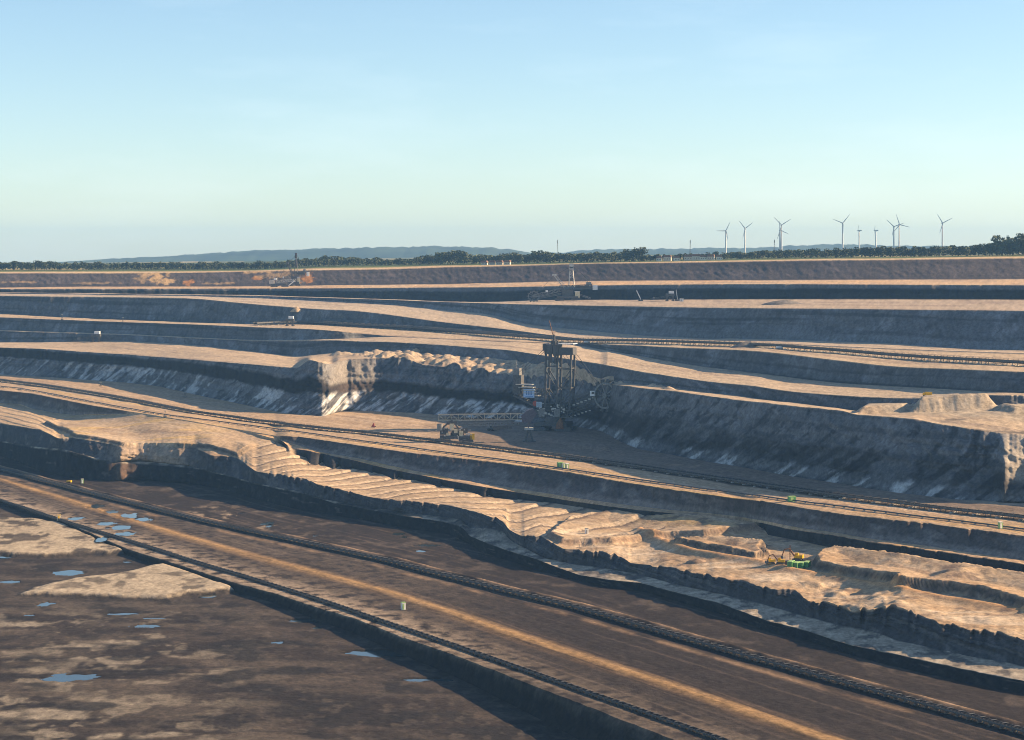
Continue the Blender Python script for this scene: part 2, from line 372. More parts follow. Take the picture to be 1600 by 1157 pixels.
# second terrace, berms and mounds on the right of that bench
WALLS = []
def raise_poly(k, pts, h, soft, fade=None, rough=1.0, power=1.0):
    b = band(k); P = plan(pts); WALLS.append([k, None])
    X, Y = XW[b], GY[b]
    n = rough * (2.2 * fbm(X / 14, Y / 14, 2, 640) + 1.6 * fbm(X / 4.5, Y / 4.5, 2, 641))
    sd = poly_sd(X, Y, P) + n
    m = sstep(0, soft, sd)
    if fade is not None: m = m * fade(GPX[b], GS[b], sd)
    dZ[b] += h * m
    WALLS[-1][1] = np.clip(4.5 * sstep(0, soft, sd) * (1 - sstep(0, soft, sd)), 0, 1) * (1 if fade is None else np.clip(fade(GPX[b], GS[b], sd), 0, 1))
    return sd
back = lambda x, t, sd: 1 - sstep(.45, .98, t)
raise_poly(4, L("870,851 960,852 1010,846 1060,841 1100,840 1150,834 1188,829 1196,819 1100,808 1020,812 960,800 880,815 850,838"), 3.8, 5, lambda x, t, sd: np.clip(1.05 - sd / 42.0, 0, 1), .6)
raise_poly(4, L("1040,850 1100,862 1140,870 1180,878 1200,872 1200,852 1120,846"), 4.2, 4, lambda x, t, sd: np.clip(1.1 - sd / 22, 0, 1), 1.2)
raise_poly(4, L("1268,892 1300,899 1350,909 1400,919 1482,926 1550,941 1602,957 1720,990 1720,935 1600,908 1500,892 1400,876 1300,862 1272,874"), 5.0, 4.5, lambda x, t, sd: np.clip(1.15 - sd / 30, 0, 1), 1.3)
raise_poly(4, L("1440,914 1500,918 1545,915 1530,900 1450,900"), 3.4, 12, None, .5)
# orange berm road across the bench
BERM = L("1000,836 1012,841 1050,855 1085,865 1130,873 1185,880 1240,893 1300,902 1360,914 1420,925 1500,940 1600,958 1700,985")
bx, by = XW[b], GY[b]
dB, sB = line_d(bx, by, plan(BERM))
dZ[b] += (1.5 + .9 * (1 - sstep(1150, 1220, GPX[b]))) * np.exp(-(dB / 4.6) ** 2)
# knobs and hollows at the front edge on the right
m = sstep(1235, 1275, x) * (1 - sstep(1395, 1430, x)) * (1 - sstep(.25, .5, t))
dZ[b] += m * 2.3 * (fbm(bx / 11, by / 13, 3, 650) + .2)
m = sstep(870, 1000, x) * (1 - sstep(.05, .30, t))
dZ[b] += m * .9 * fbm(bx / 9, by / 9, 3, 651) * np.clip(t * 30, 0, 1)
# the raised tongue and the little bench left of it
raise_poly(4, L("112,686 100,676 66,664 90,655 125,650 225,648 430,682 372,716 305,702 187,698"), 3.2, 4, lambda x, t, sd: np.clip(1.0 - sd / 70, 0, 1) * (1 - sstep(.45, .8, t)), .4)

# spoil cones along the crest by the big excavator
def cones(pts, r0, h0):
    acc = {k: np.zeros_like(GY[band(k)]) for k in (9, 10)}
    for (cx_, cy_, s_) in pts:
        X0, Y0, Z0 = prof(cx_, cy_)
        for k in (9, 10):
            b = band(k)
            c0 = np.searchsorted(XS, cx_ - 30); c1 = np.searchsorted(XS, cx_ + 30)
            sl = (b, slice(c0, c1))
            d = np.hypot(XW[sl] - X0, (GY[sl] - Y0) * 0.8)
            n = 1 + .55 * fbm(XW[sl] / 5, GY[sl] / 5, 3, 660)
            a_ = acc[k][:, c0:c1]
            np.maximum(a_, h0 * s_ * np.clip(1.15 - d * n / (r0 * s_), 0, 1) * (1 if k == 10 else np.sqrt(GS[sl])), out=a_)
    for k in (9, 10): dZ[band(k)] += acc[k]
rnd = random.Random(3)
pts = []
for x_ in np.arange(590, 840, 15.5):
    yb = np.interp(x_, [p[0] for p in LINES[10]], [p[1] for p in LINES[10]])
    yt = np.interp(x_, [p[0] for p in LINES[11]], [p[1] for p in LINES[11]])
    pts.append((x_ + rnd.uniform(-5, 5), yb - rnd.uniform(1, 4), rnd.uniform(.65, 1.2)))
    pts.append((x_ + 8 + rnd.uniform(-6, 6), yb - rnd.uniform(.3, .55) * (yb - yt), rnd.uniform(.5, 1.15)))
    pts.append((x_ + rnd.uniform(-3, 3), yb - 0.75 * (yb - yt), rnd.uniform(.6, 1.0)))
for x_ in (528, 540, 556, 572, 610, 622): pts.append((x_, 555 + rnd.uniform(-2, 2), rnd.uniform(.6, 1)))
cones(pts, 10.0, 4.4)
cones([(848, 584, 1.2), (862, 585, 1.3), (880, 588, 1.3), (898, 592, 1.2), (912, 594, 1)], 12, 5.0)
cones([(972, 597, .6), (1020, 604, .7), (1032, 605, .5), (1045, 608, .6)], 8, 3.4)
raise_poly(10, L("1418,645 1480,642 1560,637 1561,632 1425,638"), 8.5, 9, None, .6)
raise_poly(10, L("1330,651 1345,647 1420,644 1440,640 1340,642"), 5.0, 9, None, .5)
raise_poly(10, L("1545,640 1600,637 1660,640 1640,650 1580,648"), 4.0, 8, None, .8)
b = band(10)
dZ[b] += sstep(1440, 1480, GPX[b]) * 1.0 * fbm(XW[b] / 12, GY[b] / 14, 3, 671) * np.clip(GS[b] * 8, 0, 1)
# heap foot and slide below the big excavator
b = band(8)
raise_poly(8, L("820,672 850,690 900,704 960,706 960,700 900,694 850,684 830,668"), 3.0, 10, None, 1.0)

# tongues of undug ground standing on the low floor
b = band(-2)
TONGA = L("-300,770 0,806 58,808 120,820 205,860 150,863 60,868 0,862 -120,856 -300,840")
TONGB = L("36,925 60,913 130,899 200,889 272,880 385,915 372,919 300,929 270,938 200,932 100,927")
lowf = np.interp(GPX[b], XS, ZFLOOR - zlow)
XB, YBB = XW[b], GY[b]
def tongue(pts, frac):
    P = [((px - CX) / F * D, D) for px, D in ((p[0], -(-177.0 if frac < 1 else -176.0) * F / (p[1] - HY)) for p in pts)]
    sd = poly_sd(XB, YBB, P) + 8.0 * fbm(XB / 18, YBB / 30, 4, 680) + 1.0 * fbm(XB / 3, YBB / 6, 2, 681)
    return sd
sdA = tongue(TONGA, 1); sdB = tongue(TONGB, .9)
dZ[b] += lowf * np.maximum(.80 * sstep(-2.5, 7, sdA), .70 * sstep(-2.5, 8.0, sdB))

# puddles: shallow dips with water lying in them; (x, y, half width, half height) in the photograph
PUD = [(150, 791, 10, 3), (169, 800, 11, 2.5), (200, 807, 14, 4), (222, 811, 12, 2.5), (165, 818, 15, 2), (188, 824, 16, 3), (196, 834, 14, 2.6), (161, 846, 7, 3),
       (32, 811, 11, 1.5), (118, 810, 10, 2), (8, 871, 10, 1.5), (106, 895, 20, 3.5), (14, 909, 13, 1.7), (71, 944, 11, 3), (190, 959, 24, 1.4), (238, 966, 14, 0.8), (226, 978, 17, 2.2), (325, 932, 10, 2.2),
       (110, 1058, 33, 5.5), (480, 970, 26, 2.5), (495, 981, 8, 1.2), (585, 1020, 42, 4.5), (432, 1004, 9, 1.5), (650, 1062, 20, 2), (690, 1062, 14, 1.8), (46, 961, 7, .8), (200, 878, 8, .9),
       (418, 818, 9, 2), (420, 822, 5, 2), (622, 834, 9, 1.5), (630, 839, 5, 1), (670, 852, 16, 2), (492, 837, 4, 1), (376, 802, 4, 1), (322, 810, 6, 1), (655, 861, 8, 1)]
PUDW = []
for (px, py, hw, hh_) in PUD:
    a0 = (py - HY) / F
    if py > np.interp(px, [p[0] for p in CRESTB], [p[1] for p in CRESTB]):
        z0 = float(np.interp(px, XS, zlow)); kb = -2
        # low floor tilts slightly: solve on it
        p = prof(px, py); X0, Y0, z0 = p
        if 140 < px < 200 and py < 850 or (0 < px < 60 and py < 812): pass
    else:
        X0, Y0, z0 = prof(px, py)
    PUDW.append([X0, Y0, z0, hw / F * Y0, hh_ * Y0 / (py - HY)])
NPUD = len(PUD)
pudmask = np.zeros_like(GY, np.float32)
for i, (X0, Y0, z0, rx, ry) in enumerate(PUDW):
    c0 = max(0, np.searchsorted(XS, PUD[i][0] - 3.2 * PUD[i][2] - 12)); c1 = np.searchsorted(XS, PUD[i][0] + 3.2 * PUD[i][2] + 12)
    for k in (-2, 0, 2):
        b = band(k); sl = (b, slice(c0, c1))
        ux = (XW[sl] - X0) / rx; uy = (GY[sl] - Y0) / ry
        d = np.sqrt(ux ** 2 + uy ** 2) + .75 * fbm(XW[sl] / max(rx * .6, 1.5), GY[sl] / max(ry * .6, 3), 4, 700 + i)
        m = 1 - sstep(.75, 1.5, d)
        pudmask[sl] = np.maximum(pudmask[sl], m)
HOLLOW = pudmask
# level the ground round the puddles, then sink it
PUDZ = []
for i, (X0, Y0, z0, rx, ry) in enumerate(PUDW):
    best = None
    for k in (-2, 0, 2):
        b = band(k)
        d = (XW[b] - X0) ** 2 + (GY[b] - Y0) ** 2
        j = np.unravel_index(np.argmin(d), d.shape)
        if best is None or d[j] < best[0]:
            best = (d[j], GZ[b][j] + (dZ[b][j] if k == -2 else 0))
    PUDZ.append(best[1])
for k in (-2, 0, 2):
    b = band(k)
    dZ[b] = dZ[b] - 0.62 * HOLLOW[b]

# dams under the two floor conveyors
CONV_FLOOR = L("-60,719 0,735 100,762 200,787 300,812 400,834 500,855 600,877 700,903 800,928 900,952 1000,980 1100,1009 1200,1037 1312,1068 1600,1147 1680,1169")
CONV_EDGE = L("-60,762 0,782 50,799 100,816 160,834 200,846 300,878 400,908 500,939 600,974 700,1007 800,1042 1000,1113 1120,1156 1160,1172")
ROAD = L("-60,733 0,750 100,780 200,812 300,842 400,871 500,897 600,924 700,956 800,991 900,1024 1000,1056 1100,1089 1300,1158 1600,1265")
CONV_F = L("-60,590 0,596 100,609 200,626 300,646 400,660 500,672 600,682 680,692 800,706 900,719 1000,733 1100,748 1200,763 1300,777 1400,790 1500,802 1600,813 1700,828")
PIPE_F = L("-60,598 0,605 60,612 100,621 200,640 260,650 400,668 470,677 560,690 640,701 720,712 800,722 900,737 1000,752 1100,766 1200,779 1300,792 1400,805 1500,816 1600,830 1700,845")
CONV_D = L("400,509 480,507 560,512 640,516 700,520 760,525 800,529 870,534 900,535.5 1000,537 1100,540 1200,544 1300,552 1400,560.5 1500,567 1600,573 1680,577")
b = band(0)
dR, sR = line_d(XW[b], GY[b], plan(ROAD))
dCF, sCF = line_d(XW[b], GY[b], plan(CONV_FLOOR))
dCE, sCE = line_d(XW[b], GY[b], plan(CONV_EDGE))
sdr = dR * sR
dZ[b] += .10 * fbm(sdr / 2.2, GY[b] / 90, 3, 720) * (dR < 60)
cfs = dCF * sCF
dZ[b] += 1.6 * np.exp(-((cfs - 7.5) / 2.6) ** 2) * np.clip(GS[b] * 15, 0, 1) * np.clip((1 - GS[b]) * 15, 0, 1)     # bank behind the belt
dZ[b] -= .5 * np.exp(-((cfs + 4.5) / 2.5) ** 2) * (GS[b] > .02)
dZ[b] += .5 * np.exp(-(dR / 4) ** 2) * np.clip(GS[b] * 15, 0, 1)

# ------------------------------------------------------------------ colours of the ground
def streak(b, ls, ws, seed, o=4): 
    k = [q for q in SEG if SEG[q][0] == b.start][0]
    return fbm(GU[b] / ls, GS[b] * (YL[k + 1] - YL[k])[None] / ws, o, seed)
def iso(b, s, seed, o=4): return fbm(XW[b] / s, GY[b] / s, o, seed)
# low floor
b = band(-2); X, Y = XW[b], GY[b]
C[b] = FLOORB
def fl(lx, ly, seed, o=3): return fbm(X / lx, Y / ly, o, seed)
n3 = fl(110, 90, 803, 3); lefty = 1 - sstep(330, 620, GPX[b]); dn = sstep(935, 990, GPY[b])
mixc(b, (.024, .020, .019), sstep(-.1, .35, n3))
mixc(b, (.058, .046, .038), .8 * sstep(.0, .4, fl(60, 22, 806)))
left2 = (1 - sstep(180, 470, GPX[b])) * dn
zone = np.clip(.90 * left2 + .03, 0, 1)
big = sstep(-.25, .45, fl(60, 34, 811) + .25 * left2 - .06)
mixc(b, (.30, .26, .20), zone * big * .9 * sstep(.02, .36, fl(24, 18, 801) + .45 * fl(6, 12, 802) + .06))
mixc(b, (.25, .215, .165), zone * .7 * sstep(.20, .50, fl(17, 14, 804) + .5 * fl(5, 10, 815) - .10 + .12 * big))
mixc(b, (.16, .13, .10), .28 * sstep(.05, .35, fl(40, 18, 816)) * (.3 + .7 * lefty))
mixc(b, (.020, .018, .018), .85 * sstep(.12, .45, fl(24, 20, 805)))
mixc(b, (.085, .07, .057), .45 * sstep(.15, .5, fl(5, 8, 813)))
rag = fl(14, 18, 807); rg2 = fl(4, 7, 814)
mixc(b, (.38, .315, .225), sstep(1.0, 5, sdA + 3.5 * rg2) * np.clip(1.0 - .85 * sstep(.05, .4, rag + .4 * rg2), 0, 1))
mixc(b, (.05, .042, .036), .85 * (1 - sstep(3, 9, np.minimum(np.abs(sdA - 1), np.abs(sdB - 1)) + 5 * rg2 + 2)))
mixc(b, (.39, .325, .235), sstep(2.0, 5.0, sdB + 2.5 * rg2) * np.clip(1.0 - .7 * sstep(.12, .5, rag + .4 * rg2), 0, 1))
# embankment face and haul road floor
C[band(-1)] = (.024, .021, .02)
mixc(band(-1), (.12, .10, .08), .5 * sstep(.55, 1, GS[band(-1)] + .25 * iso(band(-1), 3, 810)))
b = band(0); X, Y = XW[b], GY[b]
C[b] = FLOORB
tr = fbm(sdr / 1.7, Y / 120, 4, 820)
mixc(b, (.024, .019, .018), .8 * sstep(.0, .4, tr))
mixc(b, (.10, .076, .06), .6 * sstep(.08, .5, fbm(sdr / 2.6, Y / 160, 3, 821)))
edge = np.exp(-(dCE / 16) ** 2)
mot = fbm(X / 5, Y / 5, 4, 822)
left = 1 - sstep(560, 900, GPX[b])
mixc(b, (.33, .26, .19), np.clip(edge * (.30 + .55 * left) + .15 * left * (cfs < 0), 0, 1) * sstep(-.25, .35, mot + .2))
mixc(b, (.38, .30, .21), .8 * sstep(.10, .45, fbm(X / 9, Y / 16, 4, 823) - .05) * np.exp(-((cfs - 30) / 24.0) ** 2) * sstep(220, 300, GPX[b]) * (1 - sstep(400, 520, GPX[b])))
mixc(b, (.026, .021, .02), .75 * sstep(.0, .5, fbm(X / 60, Y / 60, 3, 824)) * (cfs > 9))
mixc(b, (.10, .08, .066), .55 * sstep(.2, .5, fbm(X / 14, Y / 20, 4, 825)) * (cfs > 9))
mixc(b, (.36, .25, .16), .85 * np.exp(-((cfs - 8.5) / 3.0) ** 2) * sstep(-.5, .3, fbm(X / 12, Y / 30, 3, 826)))
mixc(b, (.30, .20, .12), .6 * np.exp(-((cfs + 12) / 2.6) ** 2) * sstep(-.3, .3, fbm(X / 12, Y / 30, 3, 829)))
mixc(b, COAL, .85 * np.exp(-(dCF / 3.0) ** 4))
mixc(b, (.02, .018, .017), .85 * np.exp(-(dCE / 2.2) ** 2))
mixc(b, (.26, .17, .095), .75 * np.exp(-(dR / 6.5) ** 2) * sstep(-.5, .3, fbm(sdr / 1.5, Y / 60, 3, 818)))
mixc(b, (.36, .225, .10), .9 * np.exp(-((dR + 1.6 * fbm(X / 9, Y / 30, 3, 828)) / 3.6) ** 2) * (.55 + .45 * sstep(-.4, .3, fbm(sdr / 1.3, Y / 50, 3, 827))))
# coal face, white ledge, sand face
b = band(1); C[b] = COAL
mixc(b, (.030, .028, .028), .8 * sstep(.05, .5, fbm(GU[b] / 2.5, GS[b] * 2.2, 4, 830)))
mixc(b, (.12, .10, .085), .5 * sstep(.4, .65, fbm(GU[b] / 9, GS[b] * 5, 4, 831)))
mixc(b, (.13, .085, .06), .8 * np.exp(-((GPX[b] - 193) / 16) ** 2))  # lighter coal paints the sun on the jogged face
b = band(2); C[b] = (.32, .275, .215)
mixc(b, (.09, .085, .082), .85 * sstep(.0, .4, iso(b, 8, 832)))
mixc(b, (.46, .40, .31), .7 * sstep(.1, .4, iso(b, 6, 833)))
mixc(b, (.03, .03, .032), .85 * (1 - sstep(680, 860, GPX[b])) * sstep(-.35, .1, iso(b, 14, 848)))
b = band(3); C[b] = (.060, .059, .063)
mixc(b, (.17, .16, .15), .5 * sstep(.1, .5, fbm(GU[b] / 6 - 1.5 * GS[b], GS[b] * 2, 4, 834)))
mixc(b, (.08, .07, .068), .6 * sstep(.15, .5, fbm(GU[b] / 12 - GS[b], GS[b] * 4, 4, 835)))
mixc(b, (.36, .27, .19), .8 * np.exp(-((GPX[b] - 235) / 60) ** 4))  # tan patch paints sunlight on the jog of the grey face
# cut bench
b = band(4); X, Y = XW[b], GY[b]; C[b] = SAND
mixc(b, PALE, .6 * sstep(.0, .5, streak(b, 60, 14, 840)))
mixc(b, (.30, .205, .14), .55 * sstep(.1, .5, streak(b, 40, 9, 841)))
mixc(b, PALE, .75 * sstep(.78, .86, SAWF) * (SAWH > .2))  # sunlit risers of the terraces painted pale
mixc(b, (.11, .085, .072), .85 * (1 - sstep(.02, .26, SAWF)) * (SAWH > .2))  # shadow line at the foot of each riser painted dark
tong = np.exp(-((GPX[b] - 210) / 130) ** 4)
mixc(b, YELLOW, .65 * tong * sstep(.0, .45, fbm(X / 50, Y / 18, 3, 842)))
mixc(b, (.47, .36, .26), .5 * tong * sstep(.0, .4, fbm(X / 20, Y / 14, 3, 843)))
rgt = sstep(960, 1060, GPX[b])
mixc(b, (.38, .25, .14), .55 * rgt * sstep(-.1, .4, iso(b, 22, 844)))
mixc(b, YELLOW, .55 * np.exp(-((GPX[b] - 1085) / 90) ** 2) * sstep(.0, .4, streak(b, 30, 8, 845)) * sstep(.55, .75, GS[b]))
mixc(b, (.13, .10, .085), .7 * rgt * sstep(.22, .5, iso(b, 10, 846)))
mixc(b, (.15, .115, .09), .55 * np.exp(-((GPX[b] - 1120) / 60) ** 2 - ((GPY[b] - 880) / 12) ** 2) * sstep(-.3, .3, fbm(X / 20, Y / 5, 3, 850)))
mixc(b, (.55, .45, .33), .7 * sstep(.0, .35, fbm(X / 40, Y / 7, 3, 847)) * sstep(.02, .12, GS[b]) * (1 - sstep(.22, .42, GS[b])) * sstep(800, 900, GPX[b]))
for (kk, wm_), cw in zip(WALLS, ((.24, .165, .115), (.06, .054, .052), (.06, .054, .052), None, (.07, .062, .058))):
    if kk == 4 and cw is not None: mixc(band(4), cw, .92 * wm_)  # shade of the steep faces put into their colour
mixc(b, (.46, .265, .125), .85 * np.exp(-(dB / 3.2) ** 2))
# dark step, lit strip, brown face
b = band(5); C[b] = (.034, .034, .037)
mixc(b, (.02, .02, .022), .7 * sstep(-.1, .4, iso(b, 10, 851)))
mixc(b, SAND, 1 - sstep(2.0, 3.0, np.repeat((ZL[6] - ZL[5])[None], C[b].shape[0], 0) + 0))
b = band(6); C[b] = (.45, .31, .19)
mixc(b, OCHRE, .5 * sstep(.0, .4, iso(b, 24, 852)))
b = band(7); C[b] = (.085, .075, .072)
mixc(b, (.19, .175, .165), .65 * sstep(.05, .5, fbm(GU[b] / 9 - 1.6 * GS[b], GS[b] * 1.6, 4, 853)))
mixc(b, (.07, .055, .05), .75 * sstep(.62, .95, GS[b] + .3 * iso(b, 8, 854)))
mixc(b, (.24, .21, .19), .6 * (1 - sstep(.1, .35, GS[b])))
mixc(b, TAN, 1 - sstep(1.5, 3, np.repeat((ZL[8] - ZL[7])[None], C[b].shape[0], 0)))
# conveyor bench
b = band(8); X, Y = XW[b], GY[b]; C[b] = TAN
mixc(b, (.47, .36, .255), .7 * sstep(.0, .45, streak(b, 90, 7, 860)))
mixc(b, (.24, .175, .13), .65 * sstep(.05, .5, streak(b, 70, 5, 861)))
mixc(b, YELLOW, .6 * sstep(.12, .45, streak(b, 120, 10, 862)) * (1 - sstep(.2, .5, GS[b])))
dF, sF = line_d(X, Y, plan(CONV_F)); dP, sP = line_d(X, Y, plan(PIPE_F))
mixc(b, (.12, .10, .09), .75 * sstep(3, 12, dF * sF) * sstep(640, 760, GPX[b]) * sstep(-.5, .1, iso(b, 30, 863) + .5))  # painted shadow of the tall slope, on the bench behind the conveyor
mixc(b, (.04, .036, .034), .92 * np.exp(-(dF / 4.6) ** 4))
mixc(b, (.06, .05, .045), .7 * np.exp(-(dP / 1.5) ** 2))
mixc(b, (.48, .32, .17), .6 * np.exp(-((dP * sP + 5) / 2.4) ** 2))
mixc(b, (.50, .41, .31), .6 * np.exp(-((GPX[b] - 1560) / 60) ** 2) * sstep(.8, .95, GS[b]))
# tall face with the seams: light sand, coal, grey overburden
b = band(9); t = GS[b]; C[b] = (.125, .128, .135)
u = GU[b]; H9 = (ZL[10] - ZL[9])[None]
def sl(lu, lt, seed, lean=1.9, o=5): return fbm(u / lu - lean * t * H9 / lu, t * H9 / lt, o, seed)
seam = t + .06 * fbm(u / 60, t * 0 + 1, 3, 870) + .035 * fbm(u / 6, t * 4, 3, 871)
mixc(b, (.075, .078, .085), .8 * sstep(.05, .4, fbm(u / 90, t * H9 / 2.6, 4, 872)))
mixc(b, (.19, .19, .195), .6 * sstep(.08, .42, sl(8, 13, 873)))
mixc(b, (.035, .037, .042), .8 * sstep(.08, .42, sl(4.5, 9, 878)))
mixc(b, (.19, .19, .19), .5 * sstep(.25, .5, fbm(u / 3, t * H9 / 2.2, 4, 883)))
coal_lo = np.interp(GPX[b], [0, 300, 480, 520, 800, 950, 1600], [.62, .60, .42, .38, .34, .14, .14])
coal_hi = np.interp(GPX[b], [0, 300, 480, 520, 800, 950, 1600], [.95, .92, .72, .56, .56, .50, .44])
cm = sstep(-.03, .03, seam - coal_lo) * (1 - sstep(-.04, .05, seam - coal_hi))
right = sstep(880, 980, GPX[b])
cmr = sstep(-.12, .10, seam - coal_lo) * (1 - sstep(-.16, .18, seam - coal_hi + .16 * sl(14, 20, 879)))
cm = cm * (1 - right) + right * cmr * .85
mixc(b, COAL, cm * (.96 - .55 * right * sstep(-.05, .35, sl(5, 14, 875))))
mixc(b, (.12, .09, .075), .5 * cm * np.exp(-((GPX[b] - 550) / 30) ** 2))  # seam painted paler on the jog that catches the sun
wn1 = sl(5.5, 14, 876, 1.6) + .35 * sl(3, 4, 880, 1.2)
wide = np.interp(GPX[b], [0, 60, 150, 300, 480, 520, 820, 860, 940, 1600], [.08, .12, .45, .42, .35, .7, .55, .12, .36, .42])
patch = np.where(right > .5, 1 - sstep(.02, .20, t - .13 - .16 * fbm(u / 26, u * 0, 3, 881)), 1.0)
wm = (1 - sstep(-.06, .06, seam - coal_lo)) * sstep(.34 - .5 * wide, .60 - .4 * wide, wn1 + .12) * np.clip(wide + .35, 0, 1) * patch
mixc(b, WHITE, .9 * wm)
mixc(b, (.06, .06, .066), (1 - cm) * (t < coal_lo) * .75 * sstep(.1, .4, sl(3.5, 22, 877)))
mixc(b, (.23, .205, .175), .8 * np.exp(-((GPX[b] - 548) / 36) ** 4) * sstep(.52, .62, t))  # sandy knob, its sunlight painted in as well
mixc(b, (.33, .29, .24), .8 * sstep(1566, 1578, GPX[b]) * sstep(.25, .4, t))  # sunlight on the right-hand knob painted as a pale patch
b = band(10); C[b] = (.41, .32, .225)
mixc(b, PALE, .6 * sstep(0, .5, streak(b, 60, 8, 880))); mixc(b, (.22, .175, .145), .6 * sstep(.1, .45, streak(b, 50, 7, 881)))
mixc(b, (.10, .088, .08), .7 * sstep(.15, .35, iso(b, 18, 882)) * sstep(1450, 1500, GPX[b]))
mixc(b, (.33, .285, .22), .7 * sstep(1300, 1345, GPX[b]) * sstep(.35, .6, GS[b]))
FARBENCH = {12: (.42, .335, .24), 14: (.41, .32, .22), 16: (.41, .335, .25), 18: (.38, .305, .23), 20: (.45, .32, .20)}
for k, c in FARBENCH.items():
    b = band(k); C[b] = c
    mixc(b, PALE, .5 * sstep(0, .5, streak(b, 150, 10, 890 + k))); mixc(b, (.24, .185, .15), .6 * sstep(.1, .45, streak(b, 160, 9, 891 + k)))
b = band(14); mixc(b, YELLOW, .7 * np.exp(-((GPX[b] - 1190) / 60) ** 2) * sstep(.45, .7, GS[b]))
dD, sD = line_d(XW[b], GY[b], plan(CONV_D)); mixc(b, (.05, .045, .04), .85 * np.exp(-(dD / 5) ** 4))
b = band(16); dD, sD = line_d(XW[b], GY[b], plan(CONV_D)); mixc(b, (.05, .045, .04), .85 * np.exp(-(dD / 5) ** 4) * (GPX[b] > 900))
b = band(20); mixc(b, (.52, .33, .17), .7 * sstep(0, .4, iso(b, 60, 895)))
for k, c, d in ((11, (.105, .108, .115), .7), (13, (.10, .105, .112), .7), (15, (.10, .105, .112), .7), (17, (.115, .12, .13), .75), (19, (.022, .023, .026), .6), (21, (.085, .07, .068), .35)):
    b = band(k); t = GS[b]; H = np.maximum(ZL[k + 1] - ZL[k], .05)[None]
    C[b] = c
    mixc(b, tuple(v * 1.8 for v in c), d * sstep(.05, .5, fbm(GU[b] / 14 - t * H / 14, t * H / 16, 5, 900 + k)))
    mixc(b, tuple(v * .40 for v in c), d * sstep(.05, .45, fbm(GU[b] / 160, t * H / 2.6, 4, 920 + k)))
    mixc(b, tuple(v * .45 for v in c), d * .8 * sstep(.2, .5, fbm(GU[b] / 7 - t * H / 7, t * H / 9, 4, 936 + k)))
b = band(19); mixc(b, (.15, .15, .155), .8 * sstep(.62, .8, GS[b] + .08 * fbm(GU[b] / 30, GS[b], 3, 925)))
b = band(17); mixc(b, (.19, .195, .205), .6 * (1 - sstep(.1, .45, GS[b] + .2 * fbm(GU[b] / 40, GS[b] * 2, 3, 926))))
b = band(21); mixc(b, (.05, .043, .045), .6 * sstep(.0, .3, fbm(GU[b] / 300, GS[b] * 7, 3, 927)))
# orange scars on the top face, left
for (px, py, rx, ry, s_) in ((245, 434, 10, 7, 1), (258, 440, 12, 5, 1), (233, 429, 20, 2.5, .8), (262, 429, 5, 4, 1), (295, 441, 7, 4, 1), (222, 436, 9, 6, .6), (480, 437, 9, 9, 1), (405, 425, 22, 3.0, .9), (30, 441, 25, 1.5, .5), (150, 443, 30, 1.5, .5), (345, 443, 22, 2, .6), (400, 436, 8, 3, .8), (436, 430, 30, 5, .5)):
    mixc(b, RUST if px > 470 or px in (295, 400) else (.50, .33, .16), s_ * .95 * (1 - sstep(.6, 1.3, np.hypot((GPX[b] - px) / rx, (GPY[b] - py) / ry) + 1.1 * fbm(GPX[b] / 7, GPY[b] / 3, 4, 928))))
b = band(20); mixc(b, (.5, .36, .22), .7 * sstep(.0, .4, fbm(GU[b] / 40, GS[b] * 3, 3, 929)))
b = band(22); C[b] = (.46, .33, .20); mixc(b, (.10, .13, .04), sstep(.35, .6, GS[b] + .25 * fbm(XW[b] / 120, GY[b] / 60, 3, 930)))
mixc(b, (.50, .37, .21), .9 * (1 - sstep(.35, .55, GS[b])) * sstep(-.2, .2, fbm(XW[b] / 90, GY[b] / 60, 3, 931) + .15))
for k in (23, 24, 25):
    b = band(k); C[b] = (.075, .095, .035)
    fld = vnoise(XW[b] / 260, GY[b] / 420, 940)
    mixc(b, (.33, .27, .12), (fld > .62).astype(float)); mixc(b, (.05, .08, .03), (fld < .35).astype(float))
C[-1] = (.07, .09, .035)
# damp dark ground round the puddles
C *= (1 - .55 * np.clip(HOLLOW, 0, 1))[..., None]
# overall grain
gr = 1 + .30 * fbm(XW / 2.4, GY / 5.0, 3, 950) + .12 * fbm(XW / 40, GY / 40, 3, 951)
C *= gr[..., None].astype(np.float32)
C = np.clip(C, 0.012, .8)

GYD = GY + dY
GZD = GZ + dZ
GXD = (GPX - CX) / F * GYD

def ground(px, py):
    X, Y, Z = prof(px, py)
    c = int(np.clip(np.searchsorted(XS, px), 0, NX - 1))
    if c > 0 and abs(XS[c - 1] - px) < abs(XS[c] - px): c -= 1
    col = GYD[:, c]
    i = int(np.searchsorted(np.maximum.accumulate(col), Y)); i = min(max(i, 1), NR - 1)
    y0, y1 = col[i - 1], col[i]
    t = 0 if y1 <= y0 else min(1, max(0, (Y - y0) / (y1 - y0)))
    return Vector((X, Y, float(GZD[i - 1, c] * (1 - t) + GZD[i, c] * t)))

def ground_xy(X, Y):
    return ground_at(CX + X / Y * F, Y)
def ground_at(px, Y):
    c = int(np.clip(np.searchsorted(XS, px), 1, NX - 1))
    w = float(np.clip((px - XS[c - 1]) / (XS[c] - XS[c - 1]), 0, 1))
    out = 0
    for cc, ww in ((c - 1, 1 - w), (c, w)):
        col = np.maximum.accumulate(GYD[:, cc]); out += ww * float(np.interp(Y, col, GZD[:, cc]))
    return out

